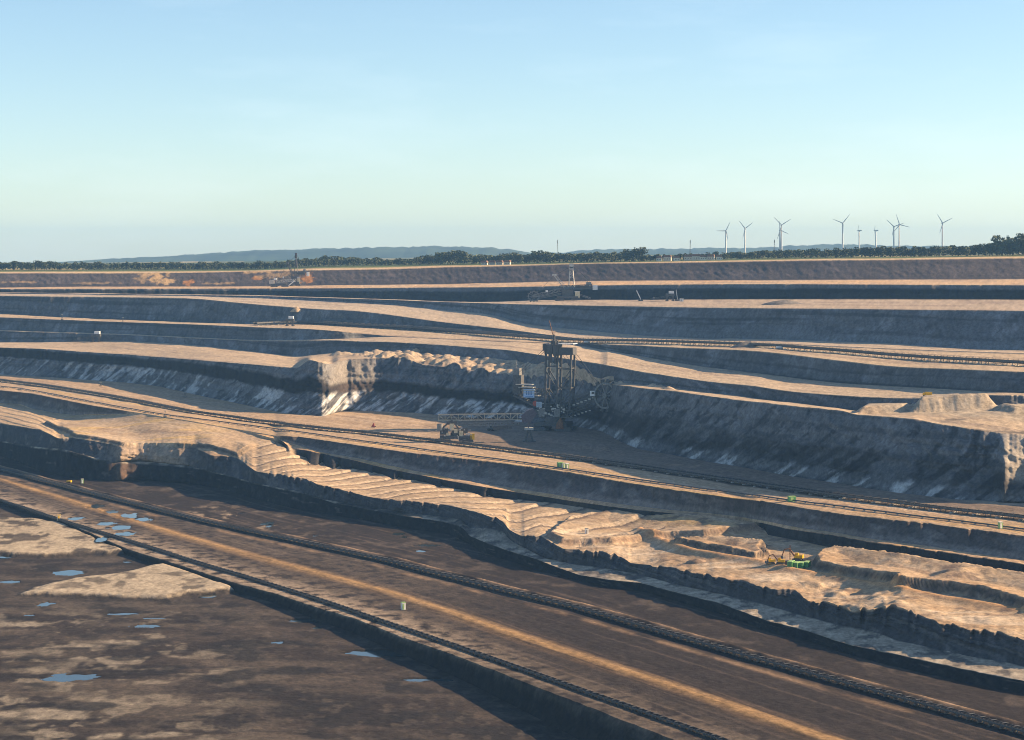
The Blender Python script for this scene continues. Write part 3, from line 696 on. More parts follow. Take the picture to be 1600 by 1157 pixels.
# ground material: surveyed soil colour, partly painted light and shade, with fine grain and relief
gm = bpy.data.materials.new('soil'); gm.use_nodes = True
nt = gm.node_tree; bs = nt.nodes['Principled BSDF']
at = nt.nodes.new('ShaderNodeAttribute'); at.attribute_name = 'soil_and_light'
geo = nt.nodes.new('ShaderNodeNewGeometry')
n1 = nt.nodes.new('ShaderNodeTexNoise'); n1.inputs['Scale'].default_value = .42; n1.inputs['Detail'].default_value = 7; n1.inputs['Roughness'].default_value = .72
n2 = nt.nodes.new('ShaderNodeTexNoise'); n2.inputs['Scale'].default_value = .06; n2.inputs['Detail'].default_value = 4
for n in (n1, n2): nt.links.new(geo.outputs['Position'], n.inputs['Vector'])
mr = nt.nodes.new('ShaderNodeMapRange'); mr.inputs['From Min'].default_value = .25; mr.inputs['From Max'].default_value = .75; mr.inputs['To Min'].default_value = .45; mr.inputs['To Max'].default_value = 1.55
nt.links.new(n1.outputs['Fac'], mr.inputs['Value'])
mx = nt.nodes.new('ShaderNodeMix'); mx.data_type = 'RGBA'; mx.blend_type = 'MULTIPLY'; mx.inputs['Factor'].default_value = 1
nt.links.new(at.outputs['Color'], mx.inputs[6]); nt.links.new(mr.outputs['Result'], mx.inputs[7])
nt.links.new(mx.outputs[2], bs.inputs['Base Color'])
bs.inputs['Roughness'].default_value = .95; bs.inputs['Specular IOR Level'].default_value = .12
bp = nt.nodes.new('ShaderNodeBump'); bp.inputs['Strength'].default_value = .8; bp.inputs['Distance'].default_value = .5
nt.links.new(n1.outputs['Fac'], bp.inputs['Height']); nt.links.new(bp.outputs['Normal'], bs.inputs['Normal'])

def ground_object(name, label, r0, r1):
    P = np.stack([GXD[r0:r1 + 1], GYD[r0:r1 + 1], GZD[r0:r1 + 1]], -1).reshape(-1, 3).astype(np.float32)
    n = r1 - r0 + 1
    idx = np.arange(n * NX).reshape(n, NX)
    q = np.stack([idx[:-1, :-1], idx[:-1, 1:], idx[1:, 1:], idx[1:, :-1]], -1).reshape(-1, 4)
    me = bpy.data.meshes.new(name)
    me.vertices.add(len(P)); me.vertices.foreach_set('co', P.ravel())
    me.loops.add(q.size); me.loops.foreach_set('vertex_index', q.ravel().astype(np.int32))
    me.polygons.add(len(q)); me.polygons.foreach_set('loop_start', np.arange(0, q.size, 4, dtype=np.int32)); me.polygons.foreach_set('loop_total', np.full(len(q), 4, np.int32))
    me.polygons.foreach_set('use_smooth', np.ones(len(q), bool))
    ca = me.color_attributes.new('soil_and_light', 'FLOAT_COLOR', 'POINT')
    cc = np.concatenate([C[r0:r1 + 1].reshape(-1, 3), np.ones((n * NX, 1), np.float32)], 1).astype(np.float32)
    ca.data.foreach_set('color', cc.ravel())
    me.update(); me.validate()
    me.materials.append(gm)
    o = bpy.data.objects.new(name, me); COL.objects.link(o)
    o['kind'] = 'structure'; o['label'] = label; o['category'] = name.replace('_', ' ')
    return o
GROUND = [('pit_floor', 'dark low pit floor with puddles and tan streaks, nearest the viewer', -2, -1),
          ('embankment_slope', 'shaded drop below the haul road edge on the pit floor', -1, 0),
          ('pit_floor', 'brown pit floor with the ochre haul road and the long conveyor', 0, 1),
          ('coal_face', 'black coal face rising from the brown pit floor', 1, 2),
          ('sand_ledge', 'whitish sand ledge on top of the black coal face', 2, 3),
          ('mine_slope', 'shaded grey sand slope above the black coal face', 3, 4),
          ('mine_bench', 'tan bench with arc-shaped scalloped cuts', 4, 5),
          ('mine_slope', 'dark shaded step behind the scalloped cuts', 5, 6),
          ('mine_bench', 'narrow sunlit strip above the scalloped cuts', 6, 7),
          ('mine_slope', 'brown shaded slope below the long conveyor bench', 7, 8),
          ('mine_bench', 'tan bench carrying the long conveyor and the belt wagon', 8, 9),
          ('mine_slope', 'tall slope with white sand, coal seam and grey overburden', 9, 10),
          ('mine_bench', 'pale bench with spoil cones above the tall seam slope', 10, 11),
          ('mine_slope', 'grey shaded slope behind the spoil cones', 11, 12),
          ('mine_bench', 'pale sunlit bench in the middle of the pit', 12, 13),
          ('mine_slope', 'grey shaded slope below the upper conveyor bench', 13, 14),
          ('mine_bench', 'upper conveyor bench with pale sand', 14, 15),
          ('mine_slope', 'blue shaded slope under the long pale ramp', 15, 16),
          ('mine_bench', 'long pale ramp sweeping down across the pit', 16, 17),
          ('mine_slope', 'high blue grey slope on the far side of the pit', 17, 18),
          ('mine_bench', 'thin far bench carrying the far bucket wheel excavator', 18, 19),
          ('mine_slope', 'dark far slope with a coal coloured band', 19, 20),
          ('mine_bench', 'topmost far bench with orange sand', 20, 21),
          ('mine_slope', 'brown uppermost slope under the pit rim', 21, 22),
          ('plain', 'pit rim of sand and green fields running to the horizon', 22, 26)]
for nm, lb, k0, k1 in GROUND:
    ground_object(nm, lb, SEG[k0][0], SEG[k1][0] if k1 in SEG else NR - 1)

# ------------------------------------------------------------------ distant hills
def hill(name, label, prof_pts, D, depth, seed):
    xs = np.linspace(prof_pts[0][0], prof_pts[-1][0], 260)
    top = np.interp(xs, [p[0] for p in prof_pts], [p[1] for p in prof_pts]); top = np.convolve(np.pad(top, 6, mode='edge'), np.ones(13) / 13, 'valid')
    zt = -(top - HY) / F * D
    n = 9; V = []
    zb = -125.0
    for j in range(n):
        s = j / (n - 1); e = math.sin(math.pi * s * .5) if s < .999 else 1
        e = math.sin(math.pi * s)
        e = e ** .7
        y = D + (s - .5) * depth
        for i, x in enumerate(xs):
            bump = float(fbm(np.array([x / 11.0]), np.array([j * .7]), 3, seed)[0]) * (zt[i] - zb) * .06
            V.append(((x - CX) / F * D, y, zb + (zt[i] - zb) * e + bump * e))
    m = len(xs)
    Fc = [(j * m + i, j * m + i + 1, (j + 1) * m + i + 1, (j + 1) * m + i) for j in range(n - 1) for i in range(m - 1)]
    me = bpy.data.meshes.new(name); me.from_pydata(V, [], Fc); me.update()
    me.polygons.foreach_set('use_smooth', [True] * len(Fc))
    me.materials.append(mat_simple('wooded_hill', (.045, .065, .03), .95, vary=.45, scale=.004))
    o = bpy.data.objects.new(name, me); COL.objects.link(o); o['kind'] = 'structure'; o['label'] = label
hill('hill', 'long low blue ridge on the horizon, left of centre', L("-200,414 60,412 120,408 200,403 250,402 300,398 350,395 400,391.5 450,390.5 520,388.5 600,386.5 660,385 720,385 770,387 800,390 825,394 860,400 900,404"), 12200, 1800, 5)
hill('hill', 'pale blue far ridge on the horizon behind the wind turbines', L("860,396 930,390 1000,389 1080,388 1150,388 1230,385 1280,382.5 1330,381.5 1380,384 1450,385 1540,384 1600,383 1700,383 1900,388"), 13400, 1800, 8)

# ------------------------------------------------------------------ object helpers
M = {}
def mat(name, *a, **k):
    if name not in M: M[name] = mat_simple(name, *a, **k)
    return M[name]
STEEL = mat('dark_steel', (.095, .097, .10), .6, .2, .35, 1.2)
GREYS = mat('grey_steel', (.20, .20, .195), .55, .2, .3, 1.0)
PALES = mat('pale_steel', (.48, .46, .41), .6, .1, .25, .8)
WHITEP = mat('white_paint', (.74, .74, .71), .45, 0, .12, .6)
CREAM = mat('cream_paint', (.62, .54, .36), .55, 0, .2, .8)
YELP = mat('yellow_paint', (.72, .42, .02), .4, 0, .15, 1.0)
GRNP = mat('green_paint', (.07, .27, .10), .5, 0, .2, 1.0)
LGRN = mat('pale_green_paint', (.30, .45, .17), .5, 0, .2, 1.0)
REDP = mat('red_paint', (.38, .07, .05), .5, 0, .2, 1.0)
BLUP = mat('blue_paint', (.10, .25, .55), .5, 0, .2, 1.0)
RUBB = mat('belt_rubber', (.018, .017, .017), .85, 0, .4, .5)
CONC = mat('concrete', (.42, .40, .36), .8, 0, .25, 1.5)
GLASS = mat('dark_glass', (.03, .04, .05), .12, 0, .1, 1.0, .6)
RUSTY = mat('rusty_steel', (.22, .11, .06), .75, .1, .4, 1.2)
COALM = mat('loose_coal', (.03, .027, .025), .9, 0, .4, 1.0)

class MB:
    def __init__(self): self.v = []; self.f = []
    def box(self, c, s, R=None):
        n = len(self.v); hx, hy, hz = s[0] / 2, s[1] / 2, s[2] / 2
        for dx, dy, dz in ((-1, -1, -1), (1, -1, -1), (1, 1, -1), (-1, 1, -1), (-1, -1, 1), (1, -1, 1), (1, 1, 1), (-1, 1, 1)):
            p = Vector((dx * hx, dy * hy, dz * hz))
            if R is not None: p = R @ p
            self.v.append((c[0] + p.x, c[1] + p.y, c[2] + p.z))
        self.f += [tuple(n + i for i in q) for q in ((3, 2, 1, 0), (4, 5, 6, 7), (0, 1, 5, 4), (1, 2, 6, 5), (2, 3, 7, 6), (3, 0, 4, 7))]
        return self
    def bar(self, a, b, w, h=None):
        a = Vector(a); b = Vector(b); d = b - a
        if d.length < 1e-6: return self
        R = d.to_track_quat('X', 'Z').to_matrix()
        return self.box((a + b) / 2, (d.length, w, h or w), R)
    def tube(self, a, b, r0, r1=None, n=8, caps=True):
        a = Vector(a); b = Vector(b); d = b - a; r1 = r0 if r1 is None else r1
        R = d.to_track_quat('Z', 'Y').to_matrix(); k = len(self.v)
        for p, r in ((a, r0), (b, r1)):
            for i in range(n):
                q = p + R @ Vector((r * math.cos(2 * math.pi * i / n), r * math.sin(2 * math.pi * i / n), 0)); self.v.append(tuple(q))
        for i in range(n): self.f.append((k + i, k + (i + 1) % n, k + n + (i + 1) % n, k + n + i))
        if caps:
            self.f.append(tuple(k + i for i in reversed(range(n)))); self.f.append(tuple(k + n + i for i in range(n)))
        return self
    def prism(self, pts, y0, y1):
        """polygon in x,z extruded along y"""
        k = len(self.v); n = len(pts)
        for y in (y0, y1):
            for x, z in pts: self.v.append((x, y, z))
        for i in range(n): self.f.append((k + i, k + (i + 1) % n, k + n + (i + 1) % n, k + n + i))
        self.f.append(tuple(k + i for i in reversed(range(n)))); self.f.append(tuple(k + n + i for i in range(n)))
        return self
    def ring(self, c, r, w, t, n=20, axis='Y'):
        """flat hoop round the y axis"""
        k = len(self.v)
        for i in range(n):
            a = 2 * math.pi * i / n
            for rr, yy in ((r, -w / 2), (r, w / 2), (r - t, w / 2), (r - t, -w / 2)):
                self.v.append((c[0] + rr * math.cos(a), c[1] + yy, c[2] + rr * math.sin(a)))
        for i in range(n):
            j = (i + 1) % n
            for q in range(4): self.f.append((k + i * 4 + q, k + i * 4 + (q + 1) % 4, k + j * 4 + (q + 1) % 4, k + j * 4 + q))
        return self
    def truss(self, a, b, wy, h, n, t=.5, diag=True):
        """box girder from a to b (bottom chords), wy wide, h high"""
        a = Vector(a); b = Vector(b)
        up = Vector((0, 0, h)); d = b - a
        for s in (-1, 1):
            o = Vector((0, s * wy / 2, 0))
            self.bar(a + o, b + o, t); self.bar(a + o + up, b + o + up, t)
            for i in range(n + 1):
                p = a + d * (i / n) + o; self.bar(p, p + up, t * .7)
                if i < n and diag:
                    q = a + d * ((i + 1) / n) + o
                    self.bar(p if i % 2 else p + up, q + up if i % 2 else q, t * .6)
        for i in range(n + 1):
            p = a + d * (i / n)
            for z in (Vector((0, 0, 0)), up): self.bar(p + z - Vector((0, wy / 2, 0)), p + z + Vector((0, wy / 2, 0)), t * .6)
        return self
    def mesh(self, name, m):
        me = bpy.data.meshes.new(name); me.from_pydata([tuple(p) for p in self.v], [], self.f); me.update(); me.materials.append(m); return me
    def build(self, name, m, parent=None, loc=(0, 0, 0)):
        o = bpy.data.objects.new(name, self.mesh(name, m)); COL.objects.link(o)
        if parent is not None: o.parent = parent
        o.location = loc
        return o

def tag(o, label, cat, group=None):
    o['label'] = label; o['category'] = cat
    if group: o['group'] = group
    return o
def thing(name, label, cat, loc=(0, 0, 0), rz=0.0, group=None, scale=1.0):
    o = bpy.data.objects.new(name, None); COL.objects.link(o)
    o.location = loc; o.rotation_euler = (0, 0, rz); o.scale = scale if isinstance(scale, tuple) else (scale,) * 3; o.empty_display_size = 1
    return tag(o, label, cat, group)
def put(me, name, parent, loc=(0, 0, 0), rz=0.0, sc=(1, 1, 1)):
    o = bpy.data.objects.new(name, me); COL.objects.link(o); o.parent = parent
    o.location = loc; o.rotation_euler = (0, 0, rz); o.scale = sc
    return o
def dup(root, loc, rz, label=None, scale=None):
    def cp(o, par):
        c = o.copy(); COL.objects.link(c); c.parent = par
        for ch in o.children: cp(ch, c)
        return c
    r = cp(root, None); r.location = loc; r.rotation_euler = (0, 0, rz)
    if label: r['label'] = label
    if scale: r.scale = (scale,) * 3
    return r

# ------------------------------------------------------------------ puddles
wm = bpy.data.materials.new('puddle_water'); wm.use_nodes = True
b_ = wm.node_tree.nodes['Principled BSDF']
b_.inputs['Base Color'].default_value = (.03, .045, .05, 1); b_.inputs['Roughness'].default_value = .06; b_.inputs['IOR'].default_value = 1.33; b_.inputs['Specular IOR Level'].default_value = .5
nz = wm.node_tree.nodes.new('ShaderNodeTexNoise'); nz.inputs['Scale'].default_value = 1.2
bpw = wm.node_tree.nodes.new('ShaderNodeBump'); bpw.inputs['Strength'].default_value = .04; bpw.inputs['Distance'].default_value = .02
tcw = wm.node_tree.nodes.new('ShaderNodeTexCoord'); wm.node_tree.links.new(tcw.outputs['Object'], nz.inputs['Vector'])
wm.node_tree.links.new(nz.outputs['Fac'], bpw.inputs['Height']); wm.node_tree.links.new(bpw.outputs['Normal'], b_.inputs['Normal'])
for i, (X0, Y0, z0_, rx, ry) in enumerate(PUDW):
    rr = random.Random(i); n = 26; V = []
    for j in range(n):
        a = 2 * math.pi * j / n; r_ = 1.5 + .1 * math.sin(3 * a + i)
        V.append((rx * r_ * math.cos(a), ry * r_ * math.sin(a), 0))
    me = bpy.data.meshes.new('puddle'); me.from_pydata(V, [], [tuple(range(n))]); me.update(); me.materials.append(wm)
    o = bpy.data.objects.new('puddle', me); COL.objects.link(o); o.location = (X0, Y0, PUDZ[i] - .30)
    o['kind'] = 'structure'; o['label'] = 'shallow blue puddle on the dark pit floor'

# ------------------------------------------------------------------ belt conveyors
def resample(pts3, step):
    P = [Vector(p) for p in pts3]; L_ = [0]
    for a, b in zip(P, P[1:]): L_.append(L_[-1] + (b - a).length)
    n = int(L_[-1] / step); out = []
    j = 0
    for i in range(n + 1):
        s = i * step
        while j < len(L_) - 2 and L_[j + 1] < s: j += 1
        out.append(P[j].lerp(P[j + 1], (s - L_[j]) / max(L_[j + 1] - L_[j], 1e-6)))
    return out
def px_path(pts, n=240):
    x = np.linspace(pts[0][0], pts[-1][0], n); y = np.interp(x, [p[0] for p in pts], [p[1] for p in pts])
    y = np.convolve(np.pad(y, 4, mode='edge'), np.ones(9) / 9, 'valid')
    y[:5] = np.interp(x[:5], [p[0] for p in pts], [p[1] for p in pts])
    return [prof(a, b) for a, b in zip(x, y)]
def on_ground(p): return Vector((p[0], p[1], ground_xy(p[0], p[1])))

def conveyor(name, label, path, step, wid, hgt, foot, sep=True, skip=None, foot_mat=CONC, group='belt conveyors crossing the pit'):
    P = resample(px_path(path), step)
    P = [on_ground(p) for p in P if -40 <= CX + p.x / p.y * F <= 1672]
    # even out the height along the line
    zz = np.array([p.z for p in P]); zz = np.convolve(np.pad(zz, 3, mode='edge'), np.ones(7) / 7, 'valid')
    P = [Vector((p.x, p.y, float(z))) for p, z in zip(P, zz)]
    root = thing(name, label, 'conveyor', P[0], 0, group)
    loc = [p - P[0] for p in P]
    mb = MB(); k = len(loc)
    for i, p in enumerate(loc):
        d = (loc[min(i + 1, k - 1)] - loc[max(i - 1, 0)]); s = Vector((d.y, -d.x, 0)).normalized()
        w = wid * .32
        for q, dz in ((-w, .3), (-w * .5, .05), (w * .5, .05), (w, .3)): mb.v.append(tuple(p + s * q + Vector((0, 0, hgt * .80 + dz))))
        for q in (w, -w): mb.v.append(tuple(p + s * q + Vector((0, 0, hgt * .42))))
        if i:
            a = (i - 1) * 6; b = i * 6
            for q in range(6): mb.f.append((a + q, a + (q + 1) % 6, b + (q + 1) % 6, b + q))
    mb.f.append(tuple(range(6))); mb.f.append(tuple(6 * (k - 1) + q for q in reversed(range(6))))
    mb.build('belt', RUBB, root)
    # one conveyor module: skids, legs, stringers, idlers, hood and walkway rail
    def module(m):
        for s in (-1, 1):
            m.box((0, s * wid * .5, hgt * .5), (.22, .22, hgt)); m.box((step * .45, s * wid * .5, hgt * .5), (.22, .22, hgt))
            m.box((step * .25, s * wid * .5, hgt * .72), (step * .98, .2, hgt * .34))
        m.bar((0, -wid * .5, hgt * .55), (step * .45, -wid * .5, 0.2), .14); m.bar((0, wid * .5, .2), (step * .45, wid * .5, hgt * .55), .14)
        for q in (0, .25, .5): m.bar((step * q, -wid * .42, hgt * .7), (step * q, wid * .42, hgt * .7), .2)
        m.box((step * .1, 0, hgt * 1.12), (.35, wid * 1.05, .18))
        m.box((step * .1, -wid * .52, hgt), (.18, .12, hgt * .3)); m.box((step * .1, wid * .52, hgt), (.18, .12, hgt * .3))
        return m
    def skid(m):
        m.box((0, 0, .22), (foot * .4, wid * 1.35, .44)); return m
    mm = module(MB()).mesh('conveyor_frame', STEEL); ms = skid(MB()).mesh('skid', foot_mat)
    big = MB(); bsk = MB()
    for i in range(k - 1):
        if skip and skip(i): continue
        d = loc[i + 1] - loc[i]; a = math.atan2(d.y, d.x)
        if sep:
            f_ = put(mm, 'conveyor_frame', root, loc[i], a); (put(ms, 'skid', f_) if i % 2 == 0 or foot_mat is not CONC else None)
        else:
            for src, dst in ((module(MB()), big), (skid(MB()), bsk)):
                n = len(dst.v); R = Matrix.Rotation(a, 3, 'Z')
                dst.v += [tuple(R @ Vector(v) + loc[i]) for v in src.v]; dst.f += [tuple(n + q for q in f_) for f_ in src.f]
    if not sep:
        o = big.build('conveyor_frames', STEEL, root); o['kind'] = 'stuff'
        o = bsk.build('skids', CONC, root); o['kind'] = 'stuff'
    return root, k
_, kF = conveyor('belt_conveyor', 'long dark conveyor line across the middle bench, passing in front of the belt wagon', CONV_F, 7.6, 4.0, 2.8, 3.4)
_, kH = conveyor('belt_conveyor', 'long dark conveyor on the brown pit floor beside the ochre haul road', CONV_FLOOR, 6.0, 2.9, 2.0, 2.6, foot_mat=mat('dusty_concrete', (.15, .125, .10), .9, 0, .3))
_, kD = conveyor('belt_conveyor', 'far dark conveyor line on the upper pale bench behind the big excavator', CONV_D, 9.0, 5.6, 4.2, 4, sep=False)
_, kE = conveyor('belt_conveyor', 'low narrow conveyor along the edge of the embankment on the pit floor', CONV_EDGE, 5.0, 2.0, 1.3, 1.6, foot_mat=mat('dusty_concrete', (.15, .125, .10), .9, 0, .3))
# pipeline beside the middle conveyor
P = [on_ground(p) for p in resample(px_path(PIPE_F), 9.0) if -40 <= CX + p.x / p.y * F <= 1672]
root = thing('pipeline', 'thin dark pipe running parallel to the middle bench conveyor on its near side', 'pipe', P[0])
mb = MB(); sl = MB()
for a, b in zip(P, P[1:]):
    mb.tube(a - P[0] + Vector((0, 0, .9)), b - P[0] + Vector((0, 0, .9)), .42, n=6, caps=False); sl.box(a - P[0] + Vector((0, 0, .25)), (.8, 1.6, .5))
mb.build('pipe', STEEL, root); o = sl.build('pipe_supports', CONC, root); o['kind'] = 'stuff'

# ------------------------------------------------------------------ bucket wheel excavators
def bucket_wheel(parent, c, r, w, nb, tilt=0):
    root_ = MB().ring((0, 0, 0), r, w, r * .14, 28)
    for i in range(10):
        a = 2 * math.pi * i / 10; root_.bar((0, 0, 0), (r * .9 * math.cos(a), 0, r * .9 * math.sin(a)), w * .25)
    root_.tube((0, -w * .8, 0), (0, w * .8, 0), r * .2, n=12)
    wh = root_.build('bucket_wheel', GREYS, parent, c); wh.rotation_euler = (0, 0, tilt)
    bk = MB().prism([(-r * .16, 0), (r * .10, 0), (r * .17, r * .20), (-r * .10, r * .26)], -w * .55, w * .55).mesh('bucket', STEEL)
    for i in range(nb):
        a = 2 * math.pi * i / nb
        o = put(bk, 'bucket', wh, (r * math.cos(a), 0, r * math.sin(a))); o.rotation_euler = (0, math.pi / 2 - a, 0)
    return wh
def crawler(parent, c, l, w, h):
    pts = [(-l / 2, h * .5), (-l * .42, h * .05), (l * .42, h * .05), (l / 2, h * .5), (l * .40, h), (-l * .40, h)]
    m = MB().prism(pts, -w / 2, w / 2)
    for i in range(9): m.box((-l * .4 + l * .8 * i / 8, 0, h + .06), (l * .035, w * 1.06, .16))
    return m.build('crawler_track', STEEL, parent, c)
def rail(m, a, b, h=1.1, n=6, t=.12):
    a = Vector(a); b = Vector(b)
    for z in (h * .5, h): m.bar(a + Vector((0, 0, z)), b + Vector((0, 0, z)), t)
    for i in range(n + 1):
        p = a.lerp(b, i / n); m.bar(p, p + Vector((0, 0, h)), t)

# the big one at the face
g0 = Vector(prof(869, 672.5)); g0.z -= .3
X = thing('bucket_wheel_excavator', 'biggest bucket wheel excavator, dark twin masts, digging at the tall slope amid the pit', 'excavator', g0, math.radians(-17), 'bucket wheel excavators', (.97, .97, 1.13))
for x_ in (-13, 9):
    for y_ in (-10, -4.5, 6): crawler(X, (x_, y_, 0), 15, 3.4, 3.2)
m = MB().box((-2, -1, 5.2), (28, 20, 3.0)); m.box((-13, -1, 3.6), (5, 18, 1.4)); m.box((9, -1, 3.6), (5, 18, 1.4)); m.tube((-1, 0, 6.7), (-1, 0, 10), 8.5, n=24)
m.build('undercarriage', STEEL, X)
m = MB().truss((-16, 0, 10), (16, 0, 10), 14, 5, 8, .8); m.box((0, 0, 10.3), (30, 13, .5)); m.box((-8, 3, 17), (9, 6, 4)); m.box((6, -3, 17.2), (7, 6, 3.6))
m.build('superstructure', STEEL, X)
for (x_, y_) in ((-10, -6.5), (3, -7), (-14, 3)): MB().box((x_, y_, 13), (5, 3, 5)).box((x_, y_, 15.7), (5.4, 3.4, .4)).build('machine_house', GREYS, X)
# masts
m = MB()
for y_ in (-5.5, 5.5):
    for (xa, xb, zt) in ((-8.2, -7.2, 62), (2.2, 3.0, 62), (13.2, 14.6, 58)):
        m.bar((xa, y_, 15), (xb, y_, zt), 1.5, 1.5)
    for z0_, z1_ in ((18, 30), (30, 44)):
        m.bar((-8, y_, z1_), (2.6, y_, z0_), .8); m.bar((3, y_, z0_), (14, y_, z1_), .55)
    for z_ in (31, 45): m.bar((2.8, y_, z_), (14, y_, z_ - 1), .6)
    m.bar((-8, y_, 46), (2.8, y_, 46.5), .6)
for (x_, z_) in ((-7.8, 30), (-7.5, 45), (2.6, 30), (2.8, 45), (14, 31), (14.2, 45)): m.bar((x_, -5.5, z_), (x_, 5.5, z_), .7)
m.build('mast', STEEL, X)
m = MB().box((-5, 0, 58.5), (7, 12.5, 7)); m.box((-8.6, 0, 60), (3, 12, 5)); m.box((1.2, 0, 58), (4.4, 12.4, 8)); m.box((-3, -6.4, 52.5), (2, 1.5, 7)); m.box((1, -6.4, 52), (1.6, 1.5, 8))
for y_ in (-4, 0, 4): m.tube((-1.4, y_ - .4, 63), (-1.4, y_ + .4, 63), 2.2, n=14)
m.bar((-1, -3, 60), (-1, -3, 69), 1.6)
m.build('mast_head', STEEL, X)
m = MB().box((9.6, 0, 57.2), (13, 12, 5)); rail(m, (3.5, -6, 62), (16, -6, 62)); h_ = m.build('head_beam', STEEL, X)
MB().box((10, 0, 62.6), (13.4, 12.6, .5)).build('roof', WHITEP, h_)
m = MB().bar((-1.0, -3, 66), (-5.2, -3, 79), .55); m.bar((-1.0, -1.6, 66), (-5.2, -3, 79), .3); m.bar((-1, -3, 69), (-1, -3, 72), .5); m.build('jib', RUSTY, X)
# wheel boom to the right, carrying the wheel
m = MB().truss((-2, 0, 12), (40, 0, 25.5), 5.5, 5, 12, .75); m.truss((2, 0, 9.5), (30, 0, 18), 4, 2.2, 9, .4); rail(m, (2, -3.2, 19), (38, -3.2, 30.5), 1.2, 14, .18)
m.build('wheel_boom', STEEL, X)
m = MB()
for i in range(9): m.box((6 + 3.4 * i, -3.1, 15.6 + 1.1 * i), (2.0, .5, .9))
for i in range(6): m.box((14 + 3.2 * i, -3.2, 10.6 + .9 * i), (1.7, .5, .8))
m.build('walkway', PALES, X)
bucket_wheel(X, (43, -2.2, 26), 9.5, 3.4, 14)
c_ = MB().box((33, -5.2, 27.5), (4, 3, 3.6)).build('cabin', WHITEP, X); MB().box((33.6, -6.75, 28), (2.2, .12, 1.6)).build('window', GLASS, c_)
# tail boom to the left with ballast and panels
m = MB().bar((-6, -5, 13), (-36, -5, 25), 1.2); m.bar((-6, 5, 13), (-36, 5, 25), 1.2)
for i in range(7):
    t_ = i / 6; xa = -8 - 27 * t_; za = 13.8 + 11 * t_
    m.bar((xa, -5, za), (xa, 5, za), .5); m.bar((xa, -5, za), (xa, -5, za + 5 + 6 * t_), .5)
m.truss((-34, 0, 26), (-8, 0, 24), 10, 5, 8, .5)
m.build('tail_boom', STEEL, X)
m = MB()
for i in range(5): m.box((-26 + 1.8 * i, -4 + i * .6, 33 - 2.0 * i), (14 - i, 9, .45))
m.build('platform', PALES, X)
m = MB().box((-33, 0, 33), (6.5, 11, 13)); m.build('ballast_box', STEEL, X)
m = MB().box((-33.5, 0, 42), (5, 8, 5)); m.bar((-34, -3, 44), (-34, -3, 50), .4); m.bar((-28, -3, 40), (-28, -3, 48), .35); m.bar((-29, 2, 40), (-29, 2, 47), .35); m.build('winch_house', GREYS, X)
p_ = MB().box((-22, -6.0, 26.8), (9.5, .4, 6.2)).build('sign_panel', mat('pale_blue_paint', (.42, .58, .80), .5, 0, .08), X)
m = MB()
for i in range(3): m.box((-24 + i * 2.0, -6.26, 26.9), (1.1, .1, 2.6))
m.box((-22, -6.26, 24.6), (7, .1, .5)); m.build('lettering', BLUP, p_)
MB().box((-13, -6.2, 18.8), (5, .4, 4)).build('side_panel', mat('grey_blue_paint', (.36, .44, .52), .5), X); MB().tube((-16.8, -6.2, 19.5), (-16.8, -5.8, 19.5), 1.9, n=16).build('warning_disc', REDP, X)
m = MB()
for y_ in (-5, 5):
    m.bar((-6, y_, 61), (-33, y_, 40), .28); m.bar((14.5, y_, 57), (39, y_ * .5, 31), .28); m.bar((3, y_, 60), (28, y_ * .5, 27), .24)
m.build('stay_cables', STEEL, X)
m = MB().prism([(3, 2), (10, 2), (9, 7), (7, 10), (4, 6)], -13, -9); m.build('discharge_chute', RUSTY, X)
m = MB()
rr = random.Random(9)
for i in range(34): m.box((rr.uniform(-14, 12), rr.uniform(-8.2, -6.8), rr.uniform(10, 20)), (rr.uniform(.6, 2.2), rr.uniform(.4, 1), rr.uniform(.4, 1.8)))
o = m.build('fittings', PALES, X); o['kind'] = 'stuff'

